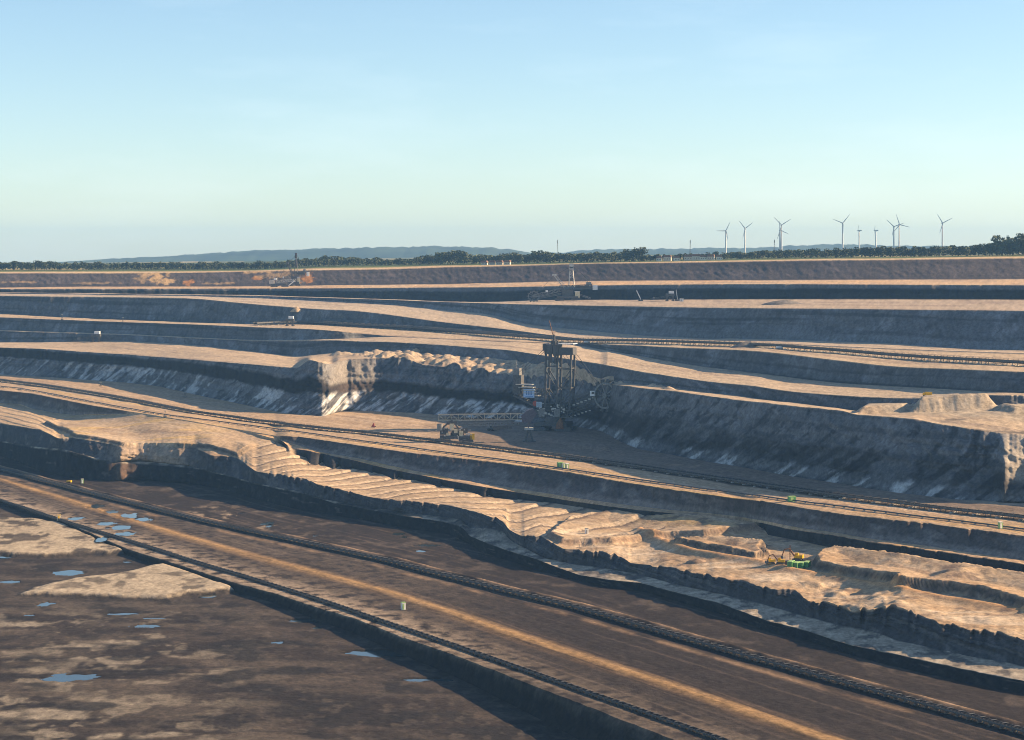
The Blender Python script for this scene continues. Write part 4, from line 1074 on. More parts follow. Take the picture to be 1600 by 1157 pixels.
# the far one on the thin bench
def far_excavator(px, py, s, label, mast_mat, rot=0, mirror=1):
    g = ground(px, py); g.z -= .2
    X = thing('bucket_wheel_excavator', label, 'excavator', g, rot, 'bucket wheel excavators', s)
    for x_ in (-14, 6):
        for y_ in (-8, 0, 8): crawler(X, (x_, y_, 0), 13, 3.2, 3)
    MB().box((-4, 0, 5), (26, 18, 3)).tube((-3, 0, 6.5), (-3, 0, 9), 7.5, n=20).build('undercarriage', STEEL, X)
    h_ = MB().box((8, -4, 9), (6, 7, 9)).build('machine_house', CREAM, X); MB().box((8, -4, 13.7), (7, 8, .5)).build('roof', WHITEP, h_)
    MB().truss((-14, 0, 16), (26, 0, 18), 10, 6, 10, .7).box((-4, 0, 12), (14, 9, 7)).box((14, 0, 20.5), (16, 8, 4)).build('superstructure', STEEL, X)
    MB().box((30, 0, 19.5), (6, 8, 7)).build('ballast_box', WHITEP, X)
    MB().box((22, -2, 25), (6, 6, 5)).bar((21, 0, 27), (20.5, 0, 32), .5).build('winch_house', GREYS, X)
    m = MB()
    for y_ in (-4, 4):
        m.bar((-2.6, y_, 20), (-1.2, y_ * .6, 44), .8); m.bar((4.4, y_, 20), (2.6, y_ * .6, 44), .8)
        m.bar((-1.2, y_ * .6, 44), (-1, y_ * .5, 53), .7); m.bar((2.6, y_ * .6, 44), (2.4, y_ * .5, 53), .7)
        for i in range(4): m.bar((-1.6, y_ * .7, 34 + 4 * i), (3, y_ * .7, 38 + 4 * i), .4); m.bar((-1.8, y_ * .7, 34 + 4 * i), (3.2, y_ * .7, 34 + 4 * i), .4)
    m.build('mast', mast_mat, X)
    h_ = MB().box((.7, 0, 46.5), (6.5, 7, 1.2)).box((.7, 0, 50.8), (5, 6, 8)).build('mast_head', mast_mat, X); MB().box((.7, 0, 49), (4.4, 6, 1.4)).build('cable_drum', PALES, h_)
    m = MB()
    for y_ in (-3.6, 3.6):
        m.bar((-21, y_, 37), (-9, y_, 19), .9); m.bar((-18, y_, 37), (-6, y_, 20), .6)
        for i in range(5): m.bar((-21 + 2.4 * i, y_, 37 - 3.6 * i), (-17.4 + 2.4 * i, y_, 34.4 - 3.6 * i), .4)
    m.box((-20, 0, 38), (6, 8.5, 2.6)); m.build('front_mast', mast_mat, X)
    MB().truss((-44, 0, 5), (-8, 0, 15), 5, 4.5, 12, .8).truss((-40, 0, 3), (-12, 0, 9), 3.5, 2.2, 8, .5).build('wheel_boom', GREYS, X)
    bucket_wheel(X, (-46, -2, 6.5), 7.2, 3, 12)
    m = MB()
    for y_ in (-3, 3): m.bar((-20, y_, 38.5), (-42, y_ * .6, 11), .25); m.bar((-18, y_, 38.5), (0, y_, 50), .25); m.bar((2, y_, 52), (28, y_, 23), .25)
    m.build('stay_cables', STEEL, X)
    MB().truss((6, 0, 10), (24, -8, 2.5), 3, 2, 6, .4).build('discharge_boom', GREYS, X)
    MB().box((-30, -3.4, 14), (3, 2.6, 3)).build('cabin', WHITEP, X)
    return X
far_excavator(892, 469.5, (.95, .8, .80), 'bucket wheel excavator with cream lattice mast and white ballast box on the far thin bench', PALES)
far_excavator(462, 447.2, (.58, .6, .86), 'small dark bucket wheel excavator by the orange cut high on the left', STEEL)

# ------------------------------------------------------------------ belt wagon with its bridge, in front of the big excavator
g = ground(712, 691); g.z -= .2
X = thing('belt_wagon', 'belt wagon on crawlers with a long pale lattice bridge, in front of the big excavator', 'belt wagon', g, math.radians(3))
for x_, y_ in ((-9, -5), (-9, 5), (8, -5), (8, 5)): crawler(X, (x_, y_, 0), 11, 3, 2.6)
MB().box((0, 0, 4), (24, 11, 2.2)).tube((0, 0, 5), (0, 0, 7.5), 4, n=16).build('undercarriage', STEEL, X)
m = MB().box((3, 0, 9), (12, 7, 4)).box((-9, 1, 8.5), (6, 7, 5)).bar((6, -3, 6), (-3, -3, 17), .9).bar((6, 3, 6), (-3, 3, 17), .9).bar((-10, -3, 11), (-3, -3, 17), .7).bar((-10, 3, 11), (-3, 3, 17), .7).box((-3, 0, 15), (8, 6, 2.5))
m.build('superstructure', STEEL, X)
MB().tube((-12, -3.5, 9.4), (-12, -3.5, 14.6), 2.3, n=14).build('tank', GREYS, X)
for c0, s0 in (((-3, -3.2, 12), (3.4, 2.6, 5)), ((0, -3.4, 9), (2.6, 2, 3)), ((4, -3.8, 7), (3, 2, 4)), ((-6, -3.6, 6.6), (2.4, 2, 2))): MB().box(c0, s0).build('machine_house', CREAM, X)
c_ = MB().box((12.5, -4, 4.8), (3.4, 3, 4.6)).build('counterweight', YELP, X)
rr = random.Random(5); m = MB()
for i in range(26): m.box((rr.uniform(-12, 12), rr.uniform(-6, -5), rr.uniform(2.6, 12)), (rr.uniform(.5, 1.8), .6, rr.uniform(.4, 1.5)))
o = m.build('fittings', PALES, X); o['kind'] = 'stuff'
br = MB().truss((-13, 1.5, 16.6), (52, 1.5, 17.2), 5, 4.4, 13, .6).build('bridge', mat('dusty_steel', (.36, .34, .28), .7, .1, .35, .8), X)
m = MB(); rail(m, (-9, -1, 21.4), (50, -1, 21.8), 1.1, 24, .12); m.build('handrail', STEEL, br)
MB().box((20, 1.5, 18), (64, 2.4, .3)).build('belt', RUBB, br)
m = MB().truss((2, 1.5, 12.6), (48, 1.5, 13.2), 3.4, 2.0, 10, .35); m.build('lower_conveyor', GREYS, X)
m = MB().box((33, 1.5, 10.8), (9, 4, 2.8)).box((40, 1.5, 11.2), (6, 3.4, 2.2)); m.build('drive_box', STEEL, X)
m = MB().prism([(51, 15), (57, 15), (62, 22), (59, 25.5), (54, 24), (50, 20)], -2.5, 5.5); m.bar((56, -1, 15), (55, -1, 9), .8).bar((56, 4, 15), (55, 4, 9), .8); m.build('hopper', mat('purple_grey_steel', (.12, .10, .12), .6, .1, .3), X)
MB().box((56, 1, 10.2), (6.5, 5, 1.8)).build('hopper_support', PALES, X)
MB().bar((53, -1, 0), (55.5, -1, 9.5), 1.3).bar((59, -1, 0), (56.5, -1, 9.5), 1.3).bar((53, 3.5, 0), (55.5, 3.5, 9.5), 1.3).bar((59, 3.5, 0), (56.5, 3.5, 9.5), 1.3).bar((53, -1, 2.5), (59, -1, 2.5), .6).box((56, 1.2, .6), (10, 8, 1.2)).build('support_legs', STEEL, X)

# ------------------------------------------------------------------ conveyor drive stations on the far benches
def station(px, py, s, label, tail=True, name='drive_station'):
    g = ground(px, py); g.z -= .1
    X = thing(name, label, 'drive station', g, 0, 'conveyor drive stations', s)
    m = MB()
    for x_ in (-4, 4):
        for y_ in (-4, 4): m.box((x_, y_, 4), (1.2, 1.2, 8)); m.box((x_, y_, .4), (4, 2.4, .8))
    m.bar((-4, -4, 1), (4, -4, 7), .6).bar((4, -4, 1), (-4, -4, 7), .6); m.build('frame', STEEL, X)
    h_ = MB().box((0, 0, 8.2), (11, 9.6, 3)).build('machine_house', STEEL, X)
    MB().box((1.6, -.4, 11.4), (6.4, 7, 3.2)).build('roof', WHITEP, h_); MB().box((-1, -4.9, 8.5), (3, .15, 1.2)).build('window', GLASS, h_)
    if tail:
        m = MB().truss((-26, 0, 1.2), (-3, 0, 5.5), 3, 1.8, 8, .4); m.build('feed_boom', STEEL, X)
        MB().box((-21, 0, 3.6), (3, 3, 3)).build('cabin', GREYS, X)
    return X
station(150, 534.5, .95, 'dark drive station with white roof at the left end of a pale bench')
station(453, 509.5, .85, 'drive station with white roof among dark machinery on the upper conveyor bench')
station(1047, 470.5, .85, 'white topped drive station on the far bench right of the far excavator')
def boom(px, py, s, l, rise, label, lean=-1):
    g = ground(px, py)
    X = thing('loading_boom', label, 'boom', g, 0, None, s)
    MB().box((0, 0, .8), (5, 4, 1.6)).build('base', STEEL, X)
    MB().truss((0, 0, 1.6), (lean * l, 0, rise), 1.6, 1.4, 6, .35).box((lean * l * .5, 0, rise * .5 + 1.7), (.1, .1, .1)).build('lattice', WHITEP, X)
    return X
boom(1001, 471, 1, 4.5, 11, 'white slanted boom rising from the far bench between the far excavator and a drive station')
boom(1058.5, 470.5, 1, 1.4, 11, 'short upright white boom right beside the white topped drive station')
g = ground(1065, 471.5)
X = thing('site_hut', 'small white hut on the far bench at the foot of the upright white boom', 'hut', g)
h_ = MB().box((0, 0, 1.6), (4, 3, 3.2)).build('wall', WHITEP, X); MB().box((0, 0, 3.35), (4.5, 3.5, .3)).build('roof', GREYS, X); MB().box((-.6, -1.55, 1.2), (1, .1, 2.1)).build('door', GREYS, X)
# second machine next to the small left excavator: a pale belt wagon
g = ground(436, 448.5)
X = thing('belt_wagon', 'pale belt wagon beside the small excavator high on the left', 'belt wagon', g, 0, None, .85)
for y_ in (-4, 4): crawler(X, (-8, y_, 0), 12, 3, 2.6); crawler(X, (10, y_, 0), 12, 3, 2.6)
MB().box((0, 0, 4), (26, 9, 2)).build('undercarriage', STEEL, X)
MB().truss((-4, 0, 7), (28, 0, 9), 4, 4, 8, .7).build('bridge', PALES, X)
MB().box((-12, -1, 8), (8, 7, 7)).build('machine_house', PALES, X); MB().box((-6, 0, 13), (5, 5, 3.6)).build('cabin', WHITEP, X)
MB().bar((16, -3, 2), (26, -3, 10), 1.6).build('discharge_boom', WHITEP, X)

# ------------------------------------------------------------------ camp on the right bench: containers, machines, drill rig
def container(px, py, rz, label):
    g = ground(px, py); g.z -= .05
    X = thing('container', label, 'container', g, rz, 'green containers by the orange road')
    l, w, h = 5.8, 2.45, 2.7
    b_ = MB().box((0, 0, h / 2 + .12), (l - .1, w - .1, h - .1))
    for i in range(14):
        for s in (-1, 1): b_.box((-l / 2 + .4 + i * (l - .8) / 13, s * (w / 2 - .03), h / 2 + .12), (.16, .08, h - .4))
    b_.build('body', GRNP, X)
    fr = MB()
    for sx in (-1, 1):
        for sy in (-1, 1): fr.box((sx * (l / 2 - .08), sy * (w / 2 - .08), h / 2 + .1), (.2, .2, h + .06))
    for sy in (-1, 1):
        for z_ in (.16, h + .08): fr.box((0, sy * (w / 2 - .08), z_), (l - .3, .16, .14))
    for sx in (-1, 1):
        for z_ in (.16, h + .08): fr.box((sx * (l / 2 - .08), 0, z_), (.16, w - .3, .14))
    fr.build('frame', LGRN, X)
    MB().box((0, 0, h + .2), (l + .04, w + .04, .14)).build('roof', LGRN, X)
    for s in (-1, 1):
        d_ = MB().box((-l / 2 - .03, s * w * .24, h / 2 + .12), (.1, w * .44, h - .4)).build('door', GRNP, X)
        MB().bar((-l / 2 - .12, s * w * .1, .5), (-l / 2 - .12, s * w * .1, h - .2), .07).build('lock_rod', GREYS, d_)
    return X
for px, py, lb in ((1236, 889, 'leftmost green container of the row by the orange road, its dark end facing the viewer'), (1244.5, 888.4, 'second green container from the left in the row by the orange road'),
                   (1253, 887.6, 'third green container from the left in the row by the orange road'), (1261, 886.6, 'rightmost green container, nearest the dark mound')):
    container(px, py, math.radians(68), lb)

def digger(px, py, s, label, rz, reach=True):
    g = ground(px, py)
    X = thing('crawler_digger', label, 'digger', g, rz, 'yellow diggers on the right bench', s)
    for y_ in (-1.2, 1.2): crawler(X, (0, y_, 0), 4.2, .7, .95)
    MB().box((0, 0, .75), (2, 2, .5)).tube((0, 0, .9), (0, 0, 1.2), .8, n=12).build('undercarriage', STEEL, X)
    b_ = MB().prism([(-2.4, 1.2), (1.2, 1.2), (1.2, 2.0), (-.2, 2.3), (-2.4, 2.6)], -1.25, 1.25).build('body', YELP, X)
    c_ = MB().prism([(-.3, 1.25), (1.35, 1.25), (1.25, 2.4), (.9, 3.1), (-.3, 3.1)], -1.28, -.2).build('cab', YELP, X); MB().box((.5, -1.3, 2.4), (1.1, .06, 1.0)).build('window', GLASS, c_)
    if reach:
        MB().bar((1, .3, 1.7), (3.4, .3, 4.9), .5, .6).bar((3.4, .3, 4.9), (5.4, .3, 4.4), .45, .5).build('boom', RUSTY, X)
        MB().bar((5.4, .3, 4.4), (6.4, .3, 1.7), .38, .42).build('stick', RUSTY, X)
        MB().prism([(6.0, 1.8), (6.8, 1.7), (6.9, .9), (6.2, .6), (5.7, 1.1)], -.3, .9).build('bucket', STEEL, X)
    else:
        MB().prism([(2.2, .1), (2.7, .2), (2.55, 1.5), (2.3, 1.5)], -1.9, 1.9).build('blade', STEEL, X); MB().bar((.5, -1.5, .6), (2.3, -1.5, .6), .25).bar((.5, 1.5, .6), (2.3, 1.5, .6), .25).build('push_arm', YELP, X)
    return X
digger(1204, 885.5, .95, 'low yellow bulldozer, leftmost of the machines left of the green containers', math.radians(190), False)
digger(1219, 886, 1.0, 'yellow digger with a rusty raised arm just left of the green containers', math.radians(170), True)
digger(1246, 876.5, 1.25, 'yellow digger standing behind the green containers', math.radians(160), True)
g = ground(1231, 883)
X = thing('drill_rig', 'thin rusty drilling mast standing between the yellow machines and the green containers', 'drill rig', g)
for y_ in (-1, 1): crawler(X, (0, y_, 0), 3.6, .6, .9)
MB().box((-.6, 0, 1.5), (3.2, 2, 1.2)).build('body', STEEL, X)
m = MB()
for y_ in (-.3, .3):
    for x_ in (1.0, 1.6): m.bar((x_, y_, .6), (x_ - .1, y_, 10), .14)
for i in range(9): m.bar((1.0, -.3, .8 + i), (1.6, -.3, 1.8 + i), .09); m.bar((1.0, .3, .8 + i), (1.6, -.3, .8 + i), .09)
m.build('mast', RUSTY, X)

def cabin(px, py, s, label, body, top, cat='cabin', name='site_cabin', size=(1.5, 1.5, 2.6), group='small site cabins and boxes'):
    g = ground(px, py); g.z -= .05
    X = thing(name, label, cat, g, math.radians(20), group, s)
    w, d, h = size
    MB().box((0, 0, h / 2 + .1), (w, d, h)).build('wall', body, X); MB().box((0, 0, h + .2), (w * 1.1, d * 1.1, .22)).build('roof', top, X)
    MB().box((-w * .1, -d / 2 - .04, h * .45 + .1), (w * .45, .08, h * .8)).build('door', top, X); MB().box((0, 0, .06), (w * 1.05, d * 1.05, .12)).build('base', STEEL, X)
    return X
cabin(875, 731.5, 1.5, 'dark green cabin, leftmost of three in a row on the conveyor bench edge', GRNP, LGRN, size=(2.2, 1.8, 2.4))
cabin(880.5, 732, 1.3, 'pale cabin in the middle of three on the conveyor bench edge', WHITEP, LGRN)
cabin(886, 733, 1.3, 'pale green cabin, rightmost of three on the conveyor bench edge', LGRN, WHITEP)
cabin(1237, 784, 1.3, 'green box beside the pipe on the bench, above the dark right slope', GRNP, LGRN, size=(3.2, 1.8, 2.2))
cabin(1563, 826.5, 1.2, 'slim pale cabin beside the pipe near the right edge', LGRN, WHITEP)
cabin(916.5, 839, 1.1, 'slim pale cabin alone on the scalloped sand bench', WHITEP, GREYS)
cabin(630, 953, 1.3, 'slim white and green cabin alone on the brown haul road floor', WHITEP, LGRN)
cabin(128.5, 756, 1.2, 'slim pale cabin right of the yellow vehicle at the foot of the black face', LGRN, WHITEP)
cabin(92, 814, 1.1, 'tall narrow yellowish cabin beside the low conveyor at left', CREAM, YELP, size=(2.2, 1.6, 3.2))
def truck(px, py, s, rz, label, col, group=None):
    g = ground(px, py); g.z -= .05
    X = thing('truck', label, 'truck', g, rz, group, s)
    MB().box((0, 0, .95), (7, 2.2, .35)).build('chassis', STEEL, X)
    MB().prism([(-3.5, 1.1), (1.6, 1.1), (1.9, 3.2), (-3.6, 3.2)], -1.25, 1.25).build('body', col, X)
    c_ = MB().prism([(2.0, .8), (3.6, .8), (3.6, 1.9), (3.2, 2.8), (2.0, 2.8)], -1.2, 1.2).build('cab', col, X)
    MB().box((3.5, 0, 2.25), (.12, 1.9, .7)).build('window', GLASS, c_)
    wh = MB().tube((0, -.2, 0), (0, .2, 0), .6, n=12).mesh('wheel', RUBB)
    for x_ in (-2.4, -1.0, 2.6):
        for y_ in (-1.15, 1.15): put(wh, 'wheel', X, (x_, y_, .6))
    return X
truck(1449, 619.5, .85, math.radians(176), 'bright yellow truck alone on the pale bench at right', YELP)
truck(108, 755, .62, math.radians(150), 'small yellow truck at the foot of the black coal face at left', YELP)
truck(1218, 546, .8, 0.1, 'small pale truck beside the far upper conveyor at right', WHITEP)
truck(917, 536.8, .8, 0.1, 'small pale truck right of the big excavator masts, on the upper conveyor bench', WHITEP)
# tripod masts with lamps
def tripod(px, py, h, label, group='lamp masts on the benches'):
    g = ground(px, py); X = thing('lamp_mast', label, 'lamp mast', g, 0, group)
    MB().bar((0, 0, 0), (0, 0, h), .35).box((0, 0, .3), (2.4, 2.4, .6)).build('pole', STEEL, X)
    MB().bar((-1.6, 0, 0), (0, 0, h * .55), .22).bar((1.6, 0, 0), (0, 0, h * .55), .22).build('strut', STEEL, X)
    MB().box((0, 0, h), (1.8, .8, .7)).build('lamp_head', PALES, X)
tripod(289, 621, 9, 'lamp mast in the shade at the foot of the tall slope at left')
tripod(157, 604, 4, 'short lamp mast beside the conveyor at far left of the middle bench')
tripod(258, 652, 5, 'short lamp mast beside the pipe at left')
tripod(808, 597, 12, 'thin mast on the spoil crest left of the big excavator')
tripod(97, 500.5, 6, 'first pale lamp mast on the thin upper left bench', 'lamp masts on the upper left bench')
tripod(192, 504.5, 6, 'second pale lamp mast on the thin upper left bench', 'lamp masts on the upper left bench')
g = ground(583, 668)
X = thing('pump_unit', 'small dark red pump unit alone on the conveyor bench left of the belt wagon', 'pump', g)
MB().box((0, 0, .35), (3.4, 2, .5)).build('skid', STEEL, X); MB().prism([(-1.4, .6), (1.2, .6), (1.0, 3.2), (.2, 3.6), (-.8, 1.8)], -.8, .8).build('housing', REDP, X); MB().tube((1.2, 0, 1), (2.4, 0, .6), .25, n=8).build('hose', RUBB, X)
g = ground(767, 674)
X = thing('spoil_loader', 'small dark wheel loader on the bench under the bridge of the belt wagon', 'loader', g, 0.3)
MB().box((0, 0, 1.7), (5, 2.6, 1.4)).build('body', STEEL, X); c_ = MB().box((-.4, 0, 3.2), (1.8, 2, 1.8)).build('cab', GREYS, X); MB().box((-.4, -1.05, 3.3), (1.2, .08, 1)).build('window', GLASS, c_)
wh = MB().tube((0, -.35, 0), (0, .35, 0), 1.0, n=14).mesh('wheel', RUBB)
for x_ in (-1.7, 1.7):
    for y_ in (-1.35, 1.35): put(wh, 'wheel', X, (x_, y_, 1.0))
MB().prism([(3.2, .2), (4.6, .3), (4.3, 1.6), (3.4, 1.6)], -1.6, 1.6).build('bucket', STEEL, X); MB().bar((1.5, -1, 1.8), (3.6, -1, 1.0), .3).bar((1.5, 1, 1.8), (3.6, 1, 1.0), .3).build('lift_arm', STEEL, X)

# spoil blocks and mounds lying on the benches
def mound(px, py, rx, ry, h, label, m, seed):
    g = ground(px, py); n, k = 22, 7; V = [(0, 0, h)]; Fc = []
    for j in range(1, k + 1):
        t_ = j / k
        for i in range(n):
            a = 2 * math.pi * i / n
            w = 1 + .28 * float(fbm(np.array([math.cos(a) * 1.6 + seed * 3.1]), np.array([math.sin(a) * 1.6]), 3, seed)[0])
            zz = h * (1 - t_ ** 1.3) * (1 + .3 * float(fbm(np.array([rx * t_ * math.cos(a) / 2 + seed]), np.array([ry * t_ * math.sin(a) / 2]), 3, seed + 1)[0])) - (.6 if j == k else 0)
            V.append((rx * t_ * w * math.cos(a), ry * t_ * w * math.sin(a), zz))
    for i in range(n): Fc.append((0, 1 + i, 1 + (i + 1) % n))
    for j in range(k - 1):
        for i in range(n): Fc.append((1 + j * n + i, 1 + (j + 1) * n + i, 1 + (j + 1) * n + (i + 1) % n, 1 + j * n + (i + 1) % n))
    me = bpy.data.meshes.new('spoil_mound'); me.from_pydata(V, [], Fc); me.update(); me.materials.append(m)
    me.polygons.foreach_set('use_smooth', [True] * len(Fc))
    o = bpy.data.objects.new('spoil_mound', me); COL.objects.link(o); o.location = g
    return tag(o, label, 'mound', 'spoil mounds')
GREYM = mat('grey_spoil', (.17, .155, .14), .95, 0, .35, .4); TANM = mat('tan_spoil', (.42, .31, .20), .95, 0, .25, .4)
mound(1225, 475.5, 22, 12, 4.2, 'flat dark grey spoil mound on the far bench at right', GREYM, 1)
mound(1172, 543, 17, 8, 5, 'dark grey spoil mound behind the far upper conveyor at right', GREYM, 2)
mound(463, 488, 7, 6, 6, 'pale spoil mound on the dark slope above a drive station at left', TANM, 3)
mound(650, 550.5, 9, 6, 5, 'pale pointed spoil heap at the back of the spoil cones', TANM, 4)
mound(1090, 879, 6, 5, 2, 'round dark spoil ring mound left of the yellow bulldozer on the sand bench', mat('brown_spoil', (.24, .17, .12), .95, 0, .3, .5), 5)
mound(955, 594, 9, 7, 3.0, 'pale spoil heap at the crest right of the bucket wheel', TANM, 6)

# ------------------------------------------------------------------ wind turbines on the plain
TUR = [(1134, 361, 15, (180, 65, -78), 'leftmost wind turbine, one blade pointing level to the left'), (1164, 357.5, 15.5, (128, 38, -105), 'second wind turbine from the left with blades spread like a Y'),
       (1221, 352, 17.5, (135, 33, -105), 'taller front wind turbine of the overlapping pair at left centre'), (1218.5, 360, 14.5, (95, -25, -108), 'lower wind turbine half hidden behind a taller one'),
       (1316.5, 349, 17.5, (158, 52, -90), 'tall wind turbine standing alone with a blade up to the right'), (1342.5, 360.5, 4, (170, 20, -100), 'left one of two small wind turbines seen edge on'),
       (1368.5, 360.5, 4, (150, 10, -95), 'right one of two small wind turbines seen edge on'), (1396.5, 354.5, 16, (138, 20, -103), 'left wind turbine of the crossing pair at right'),
       (1405, 351.5, 17, (108, -14, -130), 'right wind turbine of the crossing pair, one blade nearly upright'), (1472.5, 349, 17, (122, 28, -108), 'rightmost wind turbine, standing well apart')]
TM = mat('turbine_white', (.62, .63, .63), .5, 0, .05, .2)
for (hx, hy, R_, angs, lb) in TUR:
    D = 5200.0 if R_ > 10 else 5900.0
    sc = D / F
    zg = ground_at(hx, D); hubz = -(hy - HY) / F * D
    X = thing('wind_turbine', lb, 'wind turbine', ((hx - CX) / F * D, D, zg), 0, 'wind turbines on the horizon')
    H = hubz - zg
    MB().tube((0, 0, -1), (0, 0, H - 1.2), 2.3, 1.35, n=14).build('tower', TM, X)
    if R_ > 10:
        MB().box((0, 0, H), (3.2, 9, 3.4)).build('nacelle', TM, X)
        hub = MB().tube((0, -6.8, 0), (0, -4.4, 0), .7, 1.7, n=12).build('rotor_hub', TM, X, (0, 0, H))
        bl = MB()
        L_ = R_ * sc
        sec = ((0, 1.0, .9), (.18, 1.9, .55), (.5, 1.3, .35), (.85, .8, .2), (1.0, .25, .1))
        k = 0
        for t_, w_, th in sec:
            for sx, sy in ((-.4, -1), (.6, -1), (.6, 1), (-.4, 1)): bl.v.append((L_ * t_, -5.6 + sy * th * .6, sx * w_ * 1.2))
        for j in range(4):
            for q in range(4): bl.f.append((j * 4 + q, j * 4 + (q + 1) % 4, j * 4 + 4 + (q + 1) % 4, j * 4 + 4 + q))
        bl.f += [(3, 2, 1, 0), (16, 17, 18, 19)]
        me = bl.mesh('blade', TM)
        for a in angs:
            o = put(me, 'blade', hub); o.rotation_euler = (0, -math.radians(a), 0)
    else:
        MB().box((2, 0, H), (9, 3.2, 3.2)).build('nacelle', TM, X)
        hub = MB().tube((-4, 0, 0), (-2.4, 0, 0), .6, 1.5, n=10).build('rotor_hub', TM, X, (0, 0, H))
        me = MB().box((0, 0, 8), (.5, 1.2, 16)).mesh('blade', TM)
        me2 = MB().prism([(-.5, 0), (.5, 0), (.35, 9), (.15, 17), (-.15, 17), (-.35, 9)], -.7, .7).mesh('blade', TM)
        for a in (35, 155, 275):
            o = put(me2, 'blade', hub, (-3.4, 0, 0)); o.rotation_euler = (math.radians(a), 0, 0)

# ------------------------------------------------------------------ trees, wood and village along the rim
LEAF = bpy.data.materials.new('foliage'); LEAF.use_nodes = True
nt = LEAF.node_tree; bs = nt.nodes['Principled BSDF']; oi = nt.nodes.new('ShaderNodeObjectInfo'); ge = nt.nodes.new('ShaderNodeNewGeometry')
nz = nt.nodes.new('ShaderNodeTexNoise'); nz.inputs['Scale'].default_value = .35; nt.links.new(ge.outputs['Position'], nz.inputs['Vector'])
ad = nt.nodes.new('ShaderNodeMath'); ad.operation = 'ADD'; nt.links.new(oi.outputs['Random'], ad.inputs[0]); nt.links.new(nz.outputs['Fac'], ad.inputs[1])
ml = nt.nodes.new('ShaderNodeMath'); ml.operation = 'MULTIPLY'; ml.inputs[1].default_value = .5; nt.links.new(ad.outputs[0], ml.inputs[0])
cr = nt.nodes.new('ShaderNodeValToRGB'); cr.color_ramp.elements[0].position = .2; cr.color_ramp.elements[1].position = .8
cr.color_ramp.elements[0].color = (.028, .042, .018, 1); cr.color_ramp.elements[1].color = (.075, .095, .035, 1)
nt.links.new(ml.outputs[0], cr.inputs['Fac']); nt.links.new(cr.outputs['Color'], bs.inputs['Base Color']); bs.inputs['Roughness'].default_value = .8
BARK = mat('bark', (.09, .07, .05), .9, 0, .3, 2)
def crown_mesh(seed, wide, tall):
    rr = random.Random(seed); V = []; Fc = []
    blobs = [(rr.uniform(-.5, .5) * wide, rr.uniform(-.5, .5) * wide, rr.uniform(.30, .86), rr.uniform(.13, .24) * (1 + .5 * wide)) for _ in range(11 if tall < 1 else 9)] + [(0, 0, .62, .25 * (.6 + wide))]
    for bx_, by_, bz_, br_ in blobs:
        for _ in range(34):
            u = rr.uniform(-1, 1); a = rr.uniform(0, 2 * math.pi); r_ = br_ * rr.uniform(.55, 1.05)
            c = Vector((bx_ + r_ * math.sqrt(1 - u * u) * math.cos(a), by_ + r_ * math.sqrt(1 - u * u) * math.sin(a), min(1.0, bz_ + r_ * u)))
            s_ = rr.uniform(.030, .065); q = Vector((rr.gauss(0, 1), rr.gauss(0, 1), rr.gauss(0, 1))).normalized(); t_ = q.orthogonal().normalized() * s_; w_ = q.cross(t_)
            n = len(V)
            for e in (t_ + w_, -t_ + w_ * .8, -t_ * 1.1 - w_, t_ * .9 - w_): V.append(tuple(c + e))
            Fc.append((n, n + 1, n + 2, n + 3))
    me = bpy.data.meshes.new('crown'); me.from_pydata(V, [], Fc); me.update(); me.materials.append(LEAF); return me
def trunk_mesh(seed):
    rr = random.Random(seed + 50); m = MB().tube((0, 0, -.03), (rr.uniform(-.02, .02), 0, .5), .028, .014, n=7, caps=False)
    for i in range(4):
        a = rr.uniform(0, 6.28); m.tube((0, 0, .22 + .07 * i), (.22 * math.cos(a), .22 * math.sin(a), .48 + .08 * i), .011, .004, n=5, caps=False)
    return m.mesh('trunk', BARK)
VAR = [(crown_mesh(i, (.42, .6, .5, .75, .55, .3)[i], (.9, .9, 1, .8, .9, 1)[i]), trunk_mesh(i)) for i in range(6)]
TOP = L("-60,411 0,410 60,409 100,411 200,411 300,411 340,410 400,410 430,409 470,406 500,404 530,402 560,402 600,405 640,404 660,401 690,396 700,393 730,396 760,399 800,397 830,396 850,392 870,395 900,395 920,396 960,395 975,393 990,397 1012,398 1020,399 1050,397 1100,396 1150,394 1200,391 1250,390 1300,390 1350,387 1400,387 1450,387 1480,385 1530,384 1545,380 1660,378")
tx = [p[0] for p in TOP]; ty = [p[1] for p in TOP]
bx_ = [p[0] for p in LINES[23]]; by_ = [p[1] for p in LINES[23]]
def tree(px, D, h, v, label, group):
    z = ground_at(px, D)
    X = thing('tree', label, 'tree', ((px - CX) / F * D, D, z - .2), 0, group)
    s = rt.uniform(.9, 1.25)
    o = put(VAR[v][0], 'crown', X, (0, 0, 0), rt.uniform(0, 6.28), (h * s, h * s, h)); put(VAR[v][1], 'trunk', X, (0, 0, 0), 0, (h, h, h))
    return X
rt = random.Random(11)
ntree = 0
x_ = -30.0
while x_ < 1640:
    dense = 1020 < x_ < 1130
    base = float(np.interp(x_, bx_, by_)); top = float(np.interp(x_, tx, ty)) + rt.uniform(-2, 3.5)
    D = float(np.interp(x_, XS, YL[23])) + rt.uniform(-10, 90)
    zb = ground_at(x_, D); zt = -(top - HY) / F * D
    h = max(6.0, min(34, zt - zb))
    v = rt.randrange(6)
    seg = ('at the far left of the rim', 'left of the small far excavator') [0 if x_ < 230 else 1] if x_ < 460 else 'between the two far excavators' if x_ < 880 else 'between the far excavator and the wind turbines' if x_ < 1120 else 'below the wind turbines'
    tree(x_, D, h, v, 'leafy tree in the rim treeline ' + seg, 'treeline trees ' + seg)
    ntree += 1
    x_ += (rt.uniform(5.2, 8.2) if not dense else rt.uniform(9, 15)) * (1.0 if x_ < 1540 else 1.3)
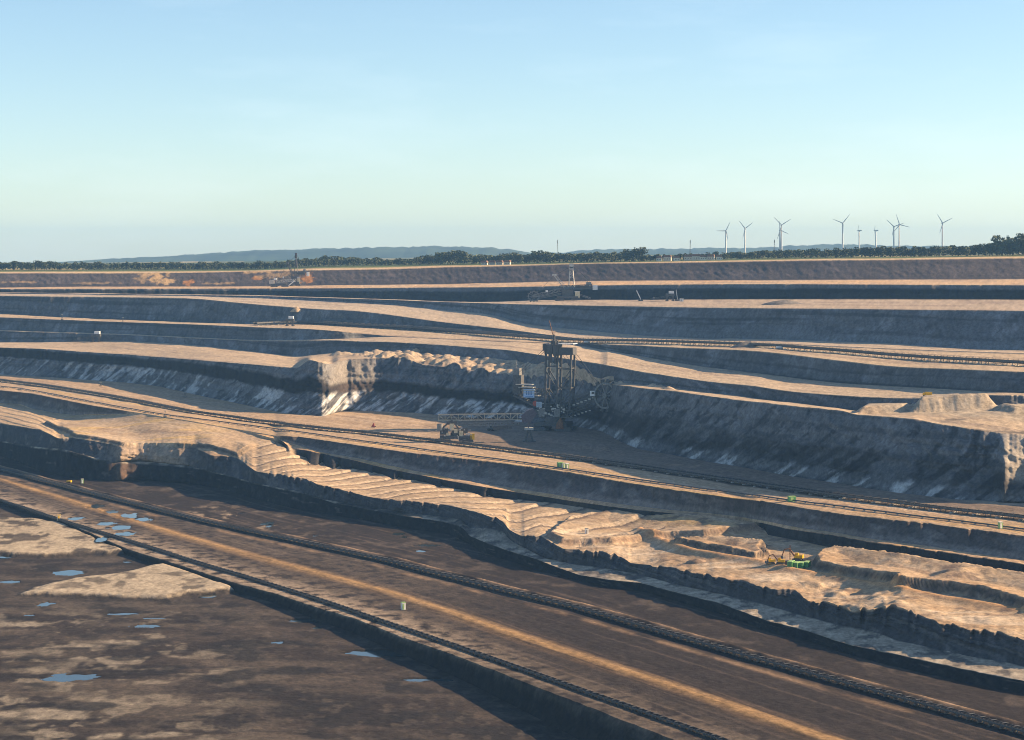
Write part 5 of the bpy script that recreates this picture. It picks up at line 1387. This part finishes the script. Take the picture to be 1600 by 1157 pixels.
for (px, py_t, w_, v, lb) in ((984, 390, 1, 3, 'left one of two big round trees standing out on the rim'), (999, 387, 1.2, 3, 'right and larger of two big round trees standing out on the rim'),
                             (688, 395, .9, 1, 'tall tree rising above the wood behind the far benches'), (725, 392, .9, 1, 'highest dark tree of the wood left of centre'), (508, 399.5, .8, 0, 'slim tall tree just right of the small far excavator'),
                             (1546, 381, 1, 1, 'first of the tall trees at the right end of the rim'), (1566, 369, 1.1, 3, 'broad tall tree at the right end of the rim'), (1582, 373, 1, 4, 'tall tree between two taller ones at the right end of the rim'), (1597, 366, 1.1, 3, 'tallest tree at the right edge of the rim')):
    D = float(np.interp(px, XS, YL[23])) - 15; zb = ground_at(px, D); tree(px, D, -(py_t - HY) / F * D - zb, v, lb, 'tall trees on the rim')
# the wood behind them, one mass of leaves
rw = np.random.default_rng(5); n = 26000
wx = rw.uniform(-70, 1680, n); wx = wx[(wx < 1015) | (wx > 1135) | (rw.random(n) < .35)]; n = len(wx)
wD = np.interp(wx, XS, YL[23]) + rw.uniform(60, 300, n)
wtop = np.interp(wx, tx, ty) + 2.2 + 2.2 * fbm(wx / 9, wx * 0, 3, 960)
wz0 = np.interp(wx, XS, ZL[23]); wz1 = np.maximum(-(wtop - HY) / F * wD, wz0 + 4)
wz = wz0 + (wz1 - wz0) * np.sqrt(rw.random(n))
cen = np.stack([(wx - CX) / F * wD, wD, wz], -1)
q = rw.normal(size=(n, 3)); q /= np.linalg.norm(q, axis=1)[:, None]; t_ = np.cross(q, rw.normal(size=(n, 3))); t_ /= np.linalg.norm(t_, axis=1)[:, None]; w_ = np.cross(q, t_)
sz = rw.uniform(.7, 1.7, n)[:, None]
Vw = np.stack([cen + sz * (t_ + w_), cen + sz * (-t_ + w_), cen + sz * (-t_ - w_), cen + sz * (t_ - w_)], 1).reshape(-1, 3)
me = bpy.data.meshes.new('distant_wood'); me.from_pydata(Vw.tolist(), [], [(4 * i, 4 * i + 1, 4 * i + 2, 4 * i + 3) for i in range(n)]); me.update(); me.materials.append(LEAF)
o = bpy.data.objects.new('distant_wood', me); COL.objects.link(o); o['kind'] = 'stuff'; o['label'] = 'continuous dark wood behind the treeline on the pit rim'
# village houses
ROOF = mat('roof_tiles', (.20, .11, .08), .8, 0, .25, 1); WALLH = mat('house_plaster', (.62, .57, .46), .8, 0, .15, .4)
for (px, w, h, D0, lb) in ((1030, 8, 4.5, 40, 'leftmost pale house of the village on the rim'), (1043, 11, 5.5, 60, 'wide pale house, second from the left in the village on the rim'), (1057, 8, 4.5, 30, 'small pale house between trees in the village on the rim'),
                           (1076, 13, 5.5, 70, 'long pale house left of the middle of the village on the rim'), (1088, 12, 6, 60, 'tall pale house in the middle of the village on the rim'), (1099, 9, 5, 35, 'pale house right of the tall one in the village on the rim'),
                           (1111, 10, 5, 60, 'pale house near the right end of the village on the rim'), (1124, 8, 4.5, 40, 'rightmost pale house of the village on the rim'),
                           (757, 9, 3.2, -20, 'first low pale hut of a row before the wood left of centre'), (769, 9, 3.2, -20, 'second low pale hut of a row before the wood left of centre'), (781, 9, 3.2, -20, 'third low pale hut of a row before the wood left of centre'), (793, 9, 3.2, -20, 'last low pale hut of a row before the wood left of centre')):
    D = float(np.interp(px, XS, YL[23])) + D0 - 70
    X = thing('house', lb, 'house', ((px - CX) / F * D, D, ground_at(px, D)), random.uniform(-.3, .3), 'village houses on the rim')
    w_h = MB().box((0, 0, h / 2 - .2), (w, 7, h + .4)).build('wall', WALLH, X)
    MB().prism([(-w / 2 - .4, 0), (w / 2 + .4, 0), (w / 2 - .6, 3), (-w / 2 + .6, 3)], -3.9, 3.9).build('roof', ROOF, X, (0, 0, h + .05))
    wi = MB().box((0, 0, 0), (1.1, .12, 1.4)).mesh('window', GLASS)
    for s in (-.3, 0, .3): put(wi, 'window', X, (s * w, -3.56, h * .55))
# lattice masts
for px, hh_, lb in ((871, 22, 'thin lattice aerial mast rising behind the wood left of the far excavator'), (1078.5, 17, 'thin aerial mast among the village trees on the rim'), (1210, 14, 'thin aerial mast left of the overlapping wind turbines')):
    D = float(np.interp(px, XS, YL[23])) + 120; z = ground_at(px, D)
    X = thing('aerial_mast', lb, 'mast', ((px - CX) / F * D, D, z), 0, 'aerial masts')
    m = MB(); H = hh_ + 14
    for a in range(3):
        ca, sa = math.cos(a * 2.094), math.sin(a * 2.094); m.bar((1.6 * ca, 1.6 * sa, 0), (.3 * ca, .3 * sa, H), .3)
    for i in range(10):
        t_ = i / 10; r_ = 1.6 - 1.3 * t_; r2 = 1.6 - 1.3 * (t_ + .1)
        m.bar((r_, 0, H * t_), (-r2 * .5, r2 * .866, H * (t_ + .1)), .16); m.bar((-r_ * .5, r_ * .866, H * t_), (-r2 * .5, -r2 * .866, H * (t_ + .1)), .16)
    m.build('lattice', STEEL, X); MB().box((0, 0, H * .9), (1.6, 1.2, 1.8)).build('antenna', PALES, X)

# ------------------------------------------------------------------ haze over the whole pit
hz = bpy.data.meshes.new('haze')
x0, x1, y0_, y1_, z0, z1 = -14500, 14500, -400, 15400, -205, 160
v = [(x0, y0_, z0), (x1, y0_, z0), (x1, y1_, z0), (x0, y1_, z0), (x0, y0_, z1), (x1, y0_, z1), (x1, y1_, z1), (x0, y1_, z1)]
hz.from_pydata(v, [], [(3, 2, 1, 0), (4, 5, 6, 7), (0, 1, 5, 4), (1, 2, 6, 5), (2, 3, 7, 6), (3, 0, 4, 7)])
hm = bpy.data.materials.new('haze'); hm.use_nodes = True
nt = hm.node_tree; nt.nodes.remove(nt.nodes['Principled BSDF'])
pv = nt.nodes.new('ShaderNodeVolumePrincipled')
pv.inputs['Color'].default_value = (.25, .55, 1.0, 1)
pv.inputs['Density'].default_value = 0.40e-4
pv.inputs['Anisotropy'].default_value = 0.0
nt.links.new(pv.outputs[0], nt.nodes['Material Output'].inputs['Volume'])
hz.materials.append(hm)
ho = bpy.data.objects.new('haze', hz); COL.objects.link(ho); ho['kind'] = 'stuff'; ho['label'] = 'thin blue haze filling the air over the whole pit'
